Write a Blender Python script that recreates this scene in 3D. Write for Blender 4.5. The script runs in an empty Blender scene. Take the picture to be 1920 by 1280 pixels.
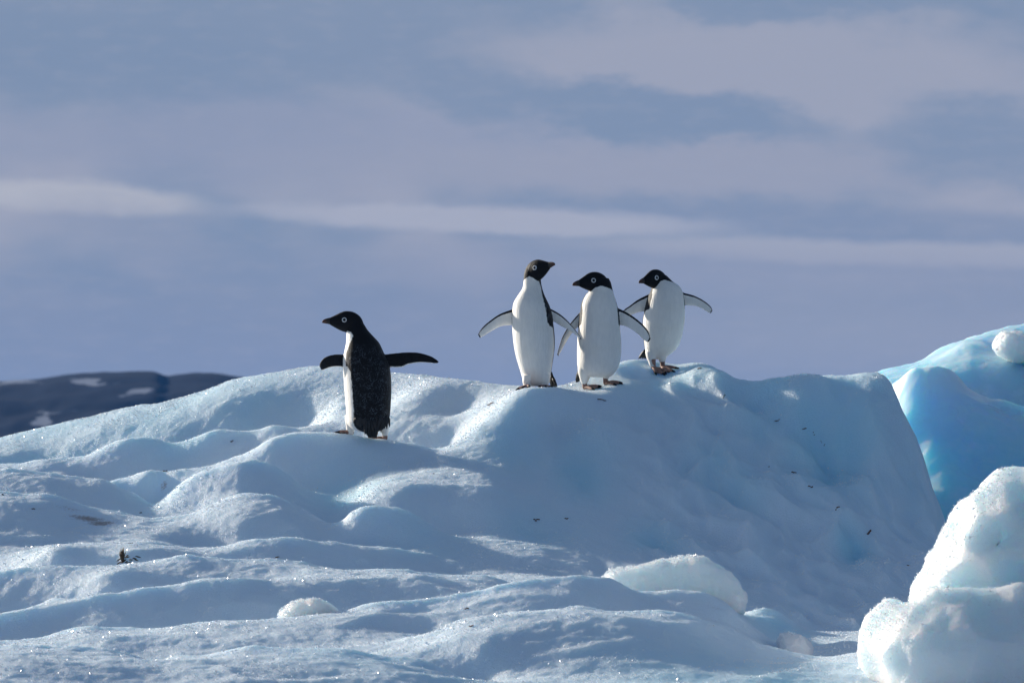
import bpy, math, random
import numpy as np
from mathutils import Vector, Matrix
from mathutils.bvhtree import BVHTree

random.seed(7); RNG = np.random.default_rng(7)
scene = bpy.context.scene
COL = scene.collection

# ------------------------------------------------------------------ camera
F = 9600.0            # focal length in photo pixels (180 mm on 36 mm film, 1920 px wide)
ZC = 2.0              # eye height above the sea, in a small boat
HORIZON_V = 900.0
PITCH = math.atan((HORIZON_V - 640.0) / F)
cam_data = bpy.data.cameras.new("camera")
cam = bpy.data.objects.new("camera", cam_data); COL.objects.link(cam)
cam.location = (0, 0, ZC)
cam.rotation_euler = (math.pi / 2 + PITCH, 0, 0)
cam_data.sensor_width = 36.0
cam_data.lens = 180.0
cam_data.clip_start = 0.5
cam_data.clip_end = 60000.0
cam_data.dof.use_dof = True
cam_data.dof.focus_distance = 25.3
cam_data.dof.aperture_fstop = 9.0
scene.camera = cam
scene.cycles.max_bounces = 8; scene.cycles.diffuse_bounces = 3; scene.cycles.glossy_bounces = 3; scene.cycles.volume_bounces = 0
scene.render.resolution_x = 1024; scene.render.resolution_y = 682

_c, _s = math.cos(PITCH), math.sin(PITCH)
def px(u, v, d):
    """photo pixel + forward distance -> world point"""
    u = np.asarray(u, float); v = np.asarray(v, float); d = np.asarray(d, float)
    a = (u - 960.0) / F; b = (640.0 - v) / F
    t = d / (_c - b * _s)
    return np.stack([t * a, d + 0 * t, ZC + t * (_s + b * _c)], -1)

# ------------------------------------------------------------------ light and sky
SUN_AZ_LEFT = math.radians(52)      # angle of the sun to the left of the viewing direction
SUN_EL = math.radians(16)
sun_dir = Vector((-math.sin(SUN_AZ_LEFT) * math.cos(SUN_EL), math.cos(SUN_AZ_LEFT) * math.cos(SUN_EL), math.sin(SUN_EL)))
sd = bpy.data.lights.new("sun", 'SUN'); sd.energy = 5.0; sd.angle = math.radians(2.0); sd.color = (1.0, 0.915, 0.79)
so = bpy.data.objects.new("sun", sd); COL.objects.link(so)
so.rotation_euler = sun_dir.to_track_quat('Z', 'Y').to_euler()
so.location = (-30, 40, 30)

view = scene.view_settings
view.view_transform = 'Standard'; view.look = 'None'; view.exposure = 0.6; view.gamma = 1.0
view.use_curve_mapping = False

class Nodes:
    """small helper that wires shader nodes"""
    def __init__(self, tree): self.t = tree; self.n = tree.nodes; self.l = tree.links
    def new(self, kind, **kw):
        nd = self.n.new(kind)
        for k, val in kw.items(): setattr(nd, k, val)
        return nd
    def link(self, a, b): self.l.new(a, b)
    def put(self, sock, val):
        if hasattr(val, 'is_linked') or hasattr(val, 'links'): self.l.new(val, sock)
        else: sock.default_value = val
    def math(self, op, a, b=None, c=None, clamp=False):
        nd = self.new('ShaderNodeMath', operation=op, use_clamp=clamp)
        self.put(nd.inputs[0], a)
        if b is not None: self.put(nd.inputs[1], b)
        if c is not None: self.put(nd.inputs[2], c)
        return nd.outputs[0]
    def step(self, x, lo, hi):
        nd = self.new('ShaderNodeMapRange', interpolation_type='SMOOTHSTEP')
        self.put(nd.inputs[0], x); nd.inputs[1].default_value = lo; nd.inputs[2].default_value = hi
        nd.inputs[3].default_value = 0; nd.inputs[4].default_value = 1
        return nd.outputs[0]
    def mix(self, fac, a, b):
        nd = self.new('ShaderNodeMix', data_type='RGBA')
        self.put(nd.inputs[0], fac); self.put(nd.inputs[6], a); self.put(nd.inputs[7], b)
        return nd.outputs[2]
    def noise(self, vec, scale, detail=3, rough=0.55, dist=0.0):
        nd = self.new('ShaderNodeTexNoise')
        if vec is not None: self.put(nd.inputs['Vector'], vec)
        nd.inputs['Scale'].default_value = scale; nd.inputs['Detail'].default_value = detail
        nd.inputs['Roughness'].default_value = rough; nd.inputs['Distortion'].default_value = dist
        return nd
    def attr(self, name):
        return self.new('ShaderNodeAttribute', attribute_name=name, attribute_type='GEOMETRY')
    def combine(self, x, y, z):
        nd = self.new('ShaderNodeCombineXYZ')
        for s, val in zip(nd.inputs, (x, y, z)): self.put(s, val)
        return nd.outputs[0]

def c4(r, g, b): return (r, g, b, 1.0)

world = bpy.data.worlds.new("World"); scene.world = world; world.use_nodes = True
world.cycles.sampling_method = 'MANUAL'; world.cycles.sample_map_resolution = 256
W = Nodes(world.node_tree); W.n.clear()
SKY_STRENGTH = 0.080
EXPO = 2 ** 0.6      # cloud radiances below are given as they read after exposure
sky = W.new('ShaderNodeTexSky', sky_type='NISHITA')
sky.sun_disc = False; sky.sun_elevation = SUN_EL; sky.sun_rotation = -SUN_AZ_LEFT
sky.air_density = 1.0; sky.dust_density = 1.0; sky.ozone_density = 2.0
geo = W.new('ShaderNodeTexCoord')
sep = W.new('ShaderNodeSeparateXYZ'); W.link(geo.outputs['Generated'], sep.inputs[0])
az = W.math('ARCTAN2', sep.outputs[0], sep.outputs[1])
el = W.math('ARCSINE', sep.outputs[2])
# drifting edges: the cloud coordinates are warped by noise
pos = W.combine(W.math('MULTIPLY', az, 14.0), W.math('MULTIPLY', el, 34.0), 0.0)
wn = W.noise(pos, 3.2, 5, 0.62); wn.noise_dimensions = '2D'
wsep = W.new('ShaderNodeSeparateXYZ'); W.link(wn.outputs['Color'], wsep.inputs[0])
azw = W.math('ADD', az, W.math('MULTIPLY', W.math('SUBTRACT', wsep.outputs[0], 0.5), 0.022))
azt = W.math('ADD', az, W.math('MULTIPLY', W.math('SUBTRACT', wsep.outputs[0], 0.5), 0.006))
elw = W.math('ADD', el, W.math('MULTIPLY', W.math('SUBTRACT', wsep.outputs[1], 0.5), 0.012))
elw_thin = W.math('ADD', el, W.math('MULTIPLY', W.math('SUBTRACT', wsep.outputs[1], 0.5), 0.004))
P_FLUFFY = W.combine(azw, elw, 0.0); P_THIN = W.combine(azt, elw_thin, 0.0)
def cloud(u, v, ru, rv, soft=0.5, tilt=0.0, thin=False, amt=1.0):
    """mask of one cloud bank centred at the direction of a photo pixel (radii in the same units)"""
    mp = W.new('ShaderNodeMapping', vector_type='TEXTURE'); W.link(P_THIN if thin else P_FLUFFY, mp.inputs[0])
    mp.inputs[1].default_value = ((u - 960) / F, (HORIZON_V - v) / F, 0); mp.inputs[2].default_value = (0, 0, -math.atan(tilt)); mp.inputs[3].default_value = (ru / F, rv / F, 1)
    ln = W.new('ShaderNodeVectorMath', operation='LENGTH'); W.link(mp.outputs[0], ln.inputs[0])
    mr = W.new('ShaderNodeMapRange', interpolation_type='SMOOTHSTEP'); W.link(ln.outputs['Value'], mr.inputs[0])
    mr.inputs[1].default_value = max(0, 1 - soft); mr.inputs[2].default_value = 1 + soft; mr.inputs[3].default_value = amt; mr.inputs[4].default_value = 0
    return mr.outputs[0]
def k(r, g, b): return c4(r / SKY_STRENGTH / EXPO, g / SKY_STRENGTH / EXPO, b / SKY_STRENGTH / EXPO)
BLUE = k(.214, .288, .425); PALE = k(.352, .378, .480); STREAK = k(.455, .472, .545); LOW = k(.232, .292, .430)
big = W.noise(pos, 0.9, 3, 0.62); big.noise_dimensions = '2D'
base = W.mix(W.step(big.outputs['Fac'], 0.36, 0.66), BLUE, PALE)
# open blue between the clouds higher up
open_n = W.noise(W.combine(W.math('MULTIPLY', az, 3.0), W.math('MULTIPLY', el, 5.0), 3.0), 1.3, 2, 0.6); open_n.noise_dimensions = '2D'
gap = W.math('MULTIPLY', W.step(open_n.outputs['Fac'], 0.26, 0.46), W.step(el, 0.08, 0.30))
col = base
lowmask = W.math('SUBTRACT', 1.0, W.step(el, 0.030, 0.052))
col = W.mix(W.math('MULTIPLY', lowmask, 0.9), col, LOW)
for (u, v, ru, rv, soft, tilt, thin, c, amt) in (
    (480, 60, 640, 120, .55, -.03, False, BLUE, .9),
    (1420, 150, 560, 120, .35, 0, False, PALE, .9),
    (560, 265, 640, 75, .6, 0, False, k(.292, .335, .462), .85),
    (1300, 320, 620, 60, .6, 0, False, k(.33, .358, .465), .9),
    (880, 165, 150, 60, .5, .25, False, BLUE, .85),
    (1250, 215, 300, 48, .32, .1, False, BLUE, .95),
    (1850, 270, 190, 75, .5, 0, False, BLUE, .85),
    (1500, 8, 600, 28, .4, 0, False, BLUE, .8),
    (1180, 20, 60, 50, .6, 0, False, PALE, .5),
    (1650, 425, 520, 34, .5, .04, True, k(.235, .295, .43), .8),
    (150, 372, 215, 30, .35, .05, True, STREAK, .92),
    (250, 440, 150, 60, .7, .3, False, k(.30, .338, .455), .6),
    (900, 412, 430, 26, .36, .035, True, k(.405, .43, .53), .9),
    (1640, 474, 540, 24, .45, .03, True, k(.385, .41, .505), .85),
    (1500, 510, 800, 40, .8, .02, True, k(.31, .345, .465), .6),
    (1750, 640, 700, 80, .9, 0, True, k(.305, .345, .455), .75),
):
    col = W.mix(cloud(u, v, ru, rv, soft, tilt, thin, amt), col, c)
fine = W.noise(W.combine(W.math('MULTIPLY', az, 20.0), W.math('MULTIPLY', el, 70.0), 1.0), 6.0, 3, 0.6); fine.noise_dimensions = '2D'
col = W.mix(W.math('MULTIPLY', W.step(fine.outputs['Fac'], 0.45, 0.75), 0.16), col, PALE)
col = W.mix(gap, col, sky.outputs[0])
bg = W.new('ShaderNodeBackground'); W.link(col, bg.inputs[0]); bg.inputs[1].default_value = SKY_STRENGTH
wo = W.new('ShaderNodeOutputWorld'); W.link(bg.outputs[0], wo.inputs[0])

# ------------------------------------------------------------------ helpers
def tag(o, label=None, cat=None, group=None, kind=None):
    if label: o["label"] = label
    if cat: o["category"] = cat
    if group: o["group"] = group
    if kind: o["kind"] = kind
    return o

def mesh_obj(name, verts, faces, mat=None, parent=None, smooth=True, attrs=None):
    me = bpy.data.meshes.new(name)
    verts = np.asarray(verts, np.float32)
    if isinstance(faces, np.ndarray):
        nf, nc = faces.shape
        me.vertices.add(len(verts)); me.vertices.foreach_set('co', verts.ravel())
        me.loops.add(nf * nc); me.loops.foreach_set('vertex_index', faces.ravel().astype(np.int32))
        me.polygons.add(nf); me.polygons.foreach_set('loop_start', np.arange(0, nf * nc, nc, dtype=np.int32))
        me.update(calc_edges=True); me.validate()
    else:
        me.from_pydata(verts.tolist(), [], faces)
    me.polygons.foreach_set('use_smooth', np.full(len(me.polygons), smooth, bool))
    if attrs:
        for an, arr in attrs.items():
            at = me.attributes.new(an, 'FLOAT', 'POINT'); at.data.foreach_set('value', np.asarray(arr, np.float32))
    if mat: me.materials.append(mat)
    o = bpy.data.objects.new(name, me); COL.objects.link(o)
    if parent: o.parent = parent
    return o

def empty(name, loc):
    o = bpy.data.objects.new(name, None); COL.objects.link(o); o.location = loc; o.empty_display_size = 0.1
    return o

_perm = RNG.permutation(512)
_grad = np.stack([np.cos(np.linspace(0, 2 * np.pi, 512, endpoint=False)), np.sin(np.linspace(0, 2 * np.pi, 512, endpoint=False))], -1)
def perlin(x, y):
    xi = np.floor(x).astype(int); yi = np.floor(y).astype(int); xf = x - xi; yf = y - yi
    def g(ix, iy, fx, fy):
        h = _perm[(_perm[ix & 511] + iy) & 511]; gr = _grad[h]
        return gr[..., 0] * fx + gr[..., 1] * fy
    s = xf * xf * xf * (xf * (xf * 6 - 15) + 10); t = yf * yf * yf * (yf * (yf * 6 - 15) + 10)
    a = g(xi, yi, xf, yf); b = g(xi + 1, yi, xf - 1, yf); c = g(xi, yi + 1, xf, yf - 1); d = g(xi + 1, yi + 1, xf - 1, yf - 1)
    return (a + s * (b - a)) + t * ((c + s * (d - c)) - (a + s * (b - a)))
def fbm(x, y, o=4, gain=0.5):
    r = 0; a = 1
    for i in range(o):
        r = r + a * perlin(x * 2 ** i + 17.3 * i, y * 2 ** i - 9.1 * i); a *= gain
    return r
def ridged(x, y, o=3, gain=0.5):
    r = 0; a = 1
    for i in range(o):
        r = r + a * (0.5 - np.abs(perlin(x * 2 ** i + 31.7 * i, y * 2 ** i + 5.3 * i))); a *= gain
    return r
def scallop(x, y, seed=0):
    """melt dimples: 0 at the bottom of each cup, rising to sharp rims between them"""
    xi = np.floor(x).astype(int); yi = np.floor(y).astype(int); best = np.full(x.shape, 9.0)
    for dx in (-1, 0, 1):
        for dy in (-1, 0, 1):
            h = _perm[(_perm[(xi + dx + seed) & 511] + yi + dy) & 511]; h2 = _perm[(h + 77) & 511]
            cx = xi + dx + .15 + .7 * h / 511; cy = yi + dy + .15 + .7 * h2 / 511
            best = np.minimum(best, (x - cx) ** 2 + (y - cy) ** 2)
    return best
def sstep(x, a, b):
    t = np.clip((x - a) / (b - a), 0, 1); return t * t * (3 - 2 * t)

class TPS:
    """thin-plate surface through scattered (x, y, z) points"""
    def __init__(self, pts, ys=1.0, lam=1e-5):
        p = np.asarray(pts, float); self.ys = ys
        q = p[:, :2] * (1, ys); n = len(q); self.q = q
        K = self.kern(q, q) + lam * np.eye(n)
        Pm = np.hstack([np.ones((n, 1)), q])
        A = np.zeros((n + 3, n + 3)); A[:n, :n] = K; A[:n, n:] = Pm; A[n:, :n] = Pm.T
        self.w = np.linalg.solve(A, np.concatenate([p[:, 2], np.zeros(3)]))
    @staticmethod
    def kern(a, b):
        r2 = ((a[:, None, :] - b[None, :, :]) ** 2).sum(-1)
        return r2 * np.log(r2 + 1e-12)
    def __call__(self, x, y):
        q = np.stack([x.ravel(), y.ravel() * self.ys], -1); out = np.empty(len(q)); n = len(self.q)
        for i in range(0, len(q), 20000):
            b = q[i:i + 20000]
            out[i:i + 20000] = self.kern(b, self.q) @ self.w[:n] + self.w[n] + b @ self.w[n + 1:]
        return out.reshape(x.shape)

class Grid:
    """smooth lookup into a regular height grid"""
    def __init__(self, x0, x1, y0, y1, s, fn):
        self.x0, self.y0, self.s = x0, y0, s
        xs = np.arange(x0, x1 + s, s); ys = np.arange(y0, y1 + s, s)
        X, Y = np.meshgrid(xs, ys); self.z = fn(X, Y)
    def __call__(self, x, y):
        gx = np.clip((x - self.x0) / self.s, 1, self.z.shape[1] - 3.001); gy = np.clip((y - self.y0) / self.s, 1, self.z.shape[0] - 3.001)
        ix = gx.astype(int); iy = gy.astype(int); fx = gx - ix; fy = gy - iy
        def w(t): return (-.5 * t + t * t - .5 * t ** 3, 1 - 2.5 * t * t + 1.5 * t ** 3, .5 * t + 2 * t * t - 1.5 * t ** 3, -.5 * t * t + .5 * t ** 3)
        wx, wy = w(fx), w(fy); r = 0
        for j in range(4):
            row = 0
            for i in range(4): row = row + wx[i] * self.z[iy + j - 1, ix + i - 1]
            r = r + wy[j] * row
        return r

def grid_mesh(name, xs, ys, zfn, mat, attrs_fn=None):
    X, Y = np.meshgrid(xs, ys); Z = zfn(X, Y)
    nx, ny = len(xs), len(ys)
    idx = np.arange(nx * ny).reshape(ny, nx)
    f = np.stack([idx[:-1, :-1], idx[:-1, 1:], idx[1:, 1:], idx[1:, :-1]], -1).reshape(-1, 4)
    at = {k_: v_.ravel() for k_, v_ in attrs_fn(X, Y, Z).items()} if attrs_fn else None
    return mesh_obj(name, np.stack([X, Y, Z], -1).reshape(-1, 3), f, mat, attrs=at), X, Y, Z

# ------------------------------------------------------------------ materials
def material(name):
    m = bpy.data.materials.new(name); m.use_nodes = True
    N = Nodes(m.node_tree); b = N.n['Principled BSDF']
    return m, N, b

def snow_material(name, snow=(.70, .825, .965), ice=(.46, .77, .90), sss=.72, bump=1.5, rough=0.5, radius=0.11, sub_radius=(0.68, 0.87, 1.0)):
    m, N, b = material(name)
    co = N.new('ShaderNodeTexCoord').outputs['Object']
    n1 = N.noise(co, 9, 3, 0.6); n2 = N.noise(co, 105, 2, 0.6); n3 = N.noise(co, 280, 1, 0.6)
    a = N.attr('ice').outputs['Fac']; st = N.attr('stain').outputs['Fac']
    am = N.math('ADD', a, N.math('MULTIPLY', N.math('SUBTRACT', n1.outputs['Fac'], 0.5), N.math('MULTIPLY', a, 0.8)), clamp=True)
    c = N.mix(am, c4(*snow), c4(*ice))
    c = N.mix(N.math('MULTIPLY', N.step(n1.outputs['Fac'], 0.4, 0.8), 0.35), c, c4(snow[0] * .9, snow[1] * .96, snow[2]))
    stm = N.math('MULTIPLY', N.step(N.math('ADD', st, N.math('MULTIPLY', N.math('SUBTRACT', n2.outputs['Fac'], 0.5), 1.1)), 0.45, 0.85), N.math('MULTIPLY', st, 0.85, clamp=True))
    c = N.mix(stm, c, c4(.22, .13, .06))
    N.link(c, b.inputs['Base Color'])
    b.inputs['Subsurface Weight'].default_value = sss
    b.inputs['Subsurface Radius'].default_value = sub_radius
    N.link(N.math('ADD', radius, N.math('MULTIPLY', am, radius * 2.0)), b.inputs['Subsurface Scale'])
    r = N.math('SUBTRACT', rough, N.math('MULTIPLY', am, 0.22))
    N.link(r, b.inputs['Roughness'])
    b.inputs['IOR'].default_value = 1.31
    # granular relief
    h = N.math('ADD', N.math('MULTIPLY', n2.outputs['Fac'], 0.0060), N.math('MULTIPLY', n3.outputs['Fac'], 0.0045))
    bp = N.new('ShaderNodeBump'); bp.inputs['Strength'].default_value = 0.55 * bump; bp.inputs['Distance'].default_value = 1.0
    N.link(h, bp.inputs['Height']); N.link(bp.outputs[0], b.inputs['Normal'])
    return m

M_SNOW = snow_material('snow')
M_WALL = snow_material('blue_ice', snow=(.76, .86, .94), ice=(.33, .71, .87), sss=1.0, bump=.6, rough=.42, radius=.16, sub_radius=(.25, .7, 1.0))
M_CHUNK = snow_material('clear_ice', snow=(.88, .92, .95), ice=(.66, .86, .92), sss=1.0, bump=1.3, rough=.35, radius=.20, sub_radius=(.6, .85, 1.0))

# ------------------------------------------------------------------ sea and far land
m, N, b = material('sea_water')
b.inputs['Base Color'].default_value = c4(.010, .028, .045); b.inputs['Roughness'].default_value = .12; b.inputs['IOR'].default_value = 1.33
co = N.new('ShaderNodeTexCoord').outputs['Object']
wv = N.noise(co, .6, 5, .6); bp = N.new('ShaderNodeBump'); bp.inputs['Strength'].default_value = .6; bp.inputs['Distance'].default_value = .25
N.link(wv.outputs['Fac'], bp.inputs['Height']); N.link(bp.outputs[0], b.inputs['Normal'])
S_ = 7000.0
sea = mesh_obj('sea', [(-S_, -S_, 0), (S_, -S_, 0), (S_, S_, 0), (-S_, S_, 0)], [(0, 1, 2, 3)], m, smooth=False)
tag(sea, kind='structure')

m, N, b = material('dark_rock')
co = N.new('ShaderNodeTexCoord').outputs['Object']
sx = N.new('ShaderNodeMapping'); N.link(co, sx.inputs[0]); sx.inputs['Scale'].default_value = (1, .5, 2.6)
n1 = N.noise(sx.outputs[0], .013, 5, .6); n2 = N.noise(sx.outputs[0], .05, 4, .6)
rock = N.mix(N.step(n2.outputs['Fac'], .35, .7), c4(.0015, .006, .018), c4(.004, .012, .030))
sn = N.attr('patch').outputs['Fac']
snow_f = N.step(N.math('ADD', N.math('MULTIPLY', n1.outputs['Fac'], .35), N.math('ADD', N.math('MULTIPLY', n2.outputs['Fac'], .75), N.math('MULTIPLY', sn, .30))), .70, .80)
N.link(N.mix(N.math('MULTIPLY', snow_f, .5), rock, c4(.40, .45, .55)), b.inputs['Base Color']); b.inputs['Roughness'].default_value = .95; b.inputs['Specular IOR Level'].default_value = .05
DH = 4200.0
hill_uv = np.array([(-900, 760), (-500, 735), (-200, 722), (0, 715), (60, 712), (130, 703), (200, 698), (288, 697), (302, 701), (312, 706), (335, 703), (370, 700), (410, 701), (455, 708), (530, 722), (620, 745), (760, 790), (950, 850), (1200, 895)])
hx = (hill_uv[:, 0] - 960) / F * DH; hz = (HORIZON_V - hill_uv[:, 1]) / F * DH + ZC
def hill_z(X, Y):
    top = np.interp(X * DH / Y, hx, hz)
    prof = sstep(Y, 3350, DH) * (1 - .55 * sstep(Y, DH + 20, 5600))
    rug = 7 * fbm(X / 120, Y / 150, 4) + 5 * ridged(X / 60, Y / 90, 3)
    z = top * prof + rug * np.clip(prof * (1 - prof) * 4, 0, 1) * .9 + 1.0 * fbm(X / 25, Y / 40, 3) * prof
    return np.where(prof < .01, -3, z)
def hill_attr(X, Y, Z):
    p = np.zeros_like(X)
    for (u, v, ru, rv) in ((270, 733, 26, 9), (82, 785, 24, 22), (20, 712, 60, 10), (165, 715, 40, 8)):
        pu = 960 + X / Y * F; pv = HORIZON_V - (Z - ZC) / Y * F
        p = np.maximum(p, np.exp(-((pu - u) / ru) ** 2 - ((pv - v) / rv) ** 2))
    return {'patch': p}
hills, *_ = grid_mesh('hills', np.linspace(-1150, 300, 420), np.linspace(3340, 5700, 170), hill_z, m, hill_attr)
tag(hills, kind='structure')

# ------------------------------------------------------------------ the iceberg the penguins stand on
# crest lines read off the photograph: pixel polylines with the forward distance of each crest
RIDGES = {  # name: (points, distance at each end, trough depth behind, crest lift)
 'sky': ([(-500, 900), (-250, 862), (0, 822), (60, 806), (130, 790), (200, 775), (240, 765), (300, 757), (340, 747), (400, 728), (430, 715), (480, 706), (530, 698), (570, 692), (610, 690), (660, 691), (740, 700), (800, 704), (850, 712), (900, 717), (950, 722)], [(-500, 27.4), (0, 27.1), (600, 26.7), (740, 26.5), (850, 26.2), (950, 25.95)], None, .0, .003),
 'b': ([(-500, 950), (-250, 905), (0, 881), (47, 879), (73, 870), (109, 866), (164, 859), (182, 851), (219, 837), (255, 828), (292, 822), (346, 819), (401, 815), (437, 817), (510, 810), (583, 800)], 26.1, 25.75, .05, .02),
 'c': ([(219, 910), (273, 899), (328, 892), (383, 881), (419, 868), (456, 855), (485, 841), (510, 828), (547, 820), (583, 819), (620, 820), (660, 824), (700, 830), (743, 834), (790, 835), (820, 842)], 25.3, 25.15, .06, .015),
 'e': ([(-500, 960), (-250, 915), (0, 893), (29, 892), (73, 895), (128, 899), (164, 902), (200, 908), (226, 921), (255, 928), (292, 933)], 25.3, 24.95, .05, .02),
 'd': ([(310, 930), (328, 913), (354, 899), (401, 886), (437, 880), (474, 880), (510, 885), (540, 894), (569, 908)], 24.75, 24.7, .06, .02),
 'f': ([(-500, 990), (-250, 950), (0, 929), (44, 933), (80, 935), (109, 940), (139, 951), (157, 958), (182, 962), (219, 967), (255, 973), (292, 977), (328, 975), (357, 969), (383, 958), (419, 947), (456, 940), (489, 938), (529, 944), (565, 958), (602, 973), (634, 985)], 24.4, 24.0, .05, .02),
 'f2': ([(640, 982), (656, 966), (684, 959), (720, 961), (753, 965), (793, 983), (850, 1003)], 23.8, 23.8, .06, .02),
 'g': ([(346, 1024), (401, 1031), (456, 1017), (510, 1013), (565, 1017), (620, 1020), (700, 1024)], 23.3, 23.3, .02, .012),
 'h': ([(-500, 1125), (-250, 1105), (0, 1088), (73, 1079), (146, 1075), (204, 1073), (255, 1064), (303, 1057), (346, 1047), (383, 1051), (437, 1055), (510, 1057), (565, 1060), (620, 1070), (674, 1076), (720, 1080), (770, 1086), (830, 1090), (900, 1092), (950, 1097), (985, 1107)], 22.8, 22.6, .05, .02),
 'i': ([(-500, 1205), (-250, 1188), (0, 1172), (55, 1162), (109, 1152), (164, 1139), (200, 1130), (255, 1119), (310, 1110), (346, 1102), (394, 1098), (456, 1092), (510, 1090)], 21.9, 22.05, .03, .02),
 'j': ([(-500, 1240), (-250, 1225), (0, 1214), (73, 1210), (146, 1197), (219, 1195), (273, 1192), (321, 1183), (365, 1177), (437, 1175), (510, 1168), (583, 1157), (638, 1152), (700, 1146), (780, 1138), (860, 1130), (900, 1126), (953, 1110), (1006, 1099), (1060, 1089), (1085, 1087), (1113, 1094), (1144, 1097), (1171, 1110), (1219, 1120), (1299, 1118), (1341, 1121)], 21.2, 21.5, .06, .02),
 'k': ([(800, 1185), (850, 1172), (900, 1163), (953, 1155), (1033, 1150), (1113, 1155), (1192, 1158), (1272, 1161), (1325, 1179), (1378, 1200), (1410, 1211), (1447, 1224), (1484, 1235), (1538, 1244), (1590, 1234), (1660, 1225), (1800, 1230), (2100, 1240)], 20.8, 20.7, .05, .018),
 'm': ([(1399, 1150), (1431, 1144), (1463, 1158), (1495, 1179), (1538, 1189), (1612, 1189), (1700, 1190), (1900, 1195), (2200, 1200)], 22.2, 22.2, .07, .01),
 'l': ([(-500, 1250), (-250, 1236), (0, 1226), (55, 1224), (128, 1223), (182, 1230), (255, 1237), (292, 1247), (328, 1241), (401, 1239), (474, 1232), (547, 1228), (620, 1224), (656, 1228), (700, 1239), (760, 1243), (820, 1262), (890, 1280)], 20.1, 19.9, .06, .02),
}
PTS = []
def add(u, v, d): PTS.append(tuple(px(u, v, d)))
CREST = []
for name_, (pl, d0, d1, tr, lift) in RIDGES.items():
    pl = np.array(pl, float); t = (pl[:, 0] - pl[0, 0]) / (pl[-1, 0] - pl[0, 0]); dd = d0 + (d1 - d0) * t if d1 else np.interp(pl[:, 0], *np.array(d0).T)
    P = px(pl[:, 0], pl[:, 1], dd)
    CREST.append((P, lift))
    for i, p in enumerate(P):
        PTS.append(tuple(p))
        e = min(1.0, 3.2 * min(t[i], 1 - t[i]) + .15) if pl[0, 0] > -100 else min(1.0, 3.2 * (1 - t[i]) + .15)
        if tr > 0: PTS.append((p[0] * (dd[i] + .28) / dd[i], dd[i] + .28, p[2] - tr * e))
        elif i % 2 == 0:
            PTS.append((p[0] * 1.03, dd[i] + .9, p[2] - .30)); PTS.append((p[0] * 1.1, dd[i] + 2.6, p[2] - 1.3))
# skyline of the right half with the ground falling away behind it
for (u, v, d) in ((1000, 726, 25.5), (1045, 729, 25.5), (1075, 718, 26.0), (1110, 705, 26.15), (1160, 683, 26.3), (1190, 678, 26.35), (1230, 680, 26.35), (1270, 685, 26.3), (1310, 686, 26.25), (1350, 698, 26.15), (1385, 716, 26.0), (1405, 718, 25.95), (1450, 706, 25.85), (1480, 698, 25.8), (1520, 698, 25.78), (1560, 698, 25.75), (1600, 697, 25.75), (1640, 696, 25.75), (1720, 700, 25.75)):
    add(u, v, d); p = px(u, v, d)
    if u >= 1350: PTS.append((p[0] * 1.008, d + .2, p[2] - .05))
    PTS.append((p[0] * 1.03, d + .8, p[2] - .30)); PTS.append((p[0] * 1.08, d + 2.6, p[2] - 1.3))
FEET = {'p1': ((648, 822, 25.2), (717, 829, 25.15)), 'p2': ((988, 729, 25.6), (1018, 730, 25.6)),
        'p3': ((1096, 733, 25.7), (1128, 736, 25.6), (1135, 722, 25.75), (1160, 726, 25.65)), 'p4': ((1225, 690, 26.18), (1250, 708, 26.05), (1242, 681, 26.25), (1265, 700, 26.1))}
for q in FEET.values():
    for f_ in q: add(*f_)
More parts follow.
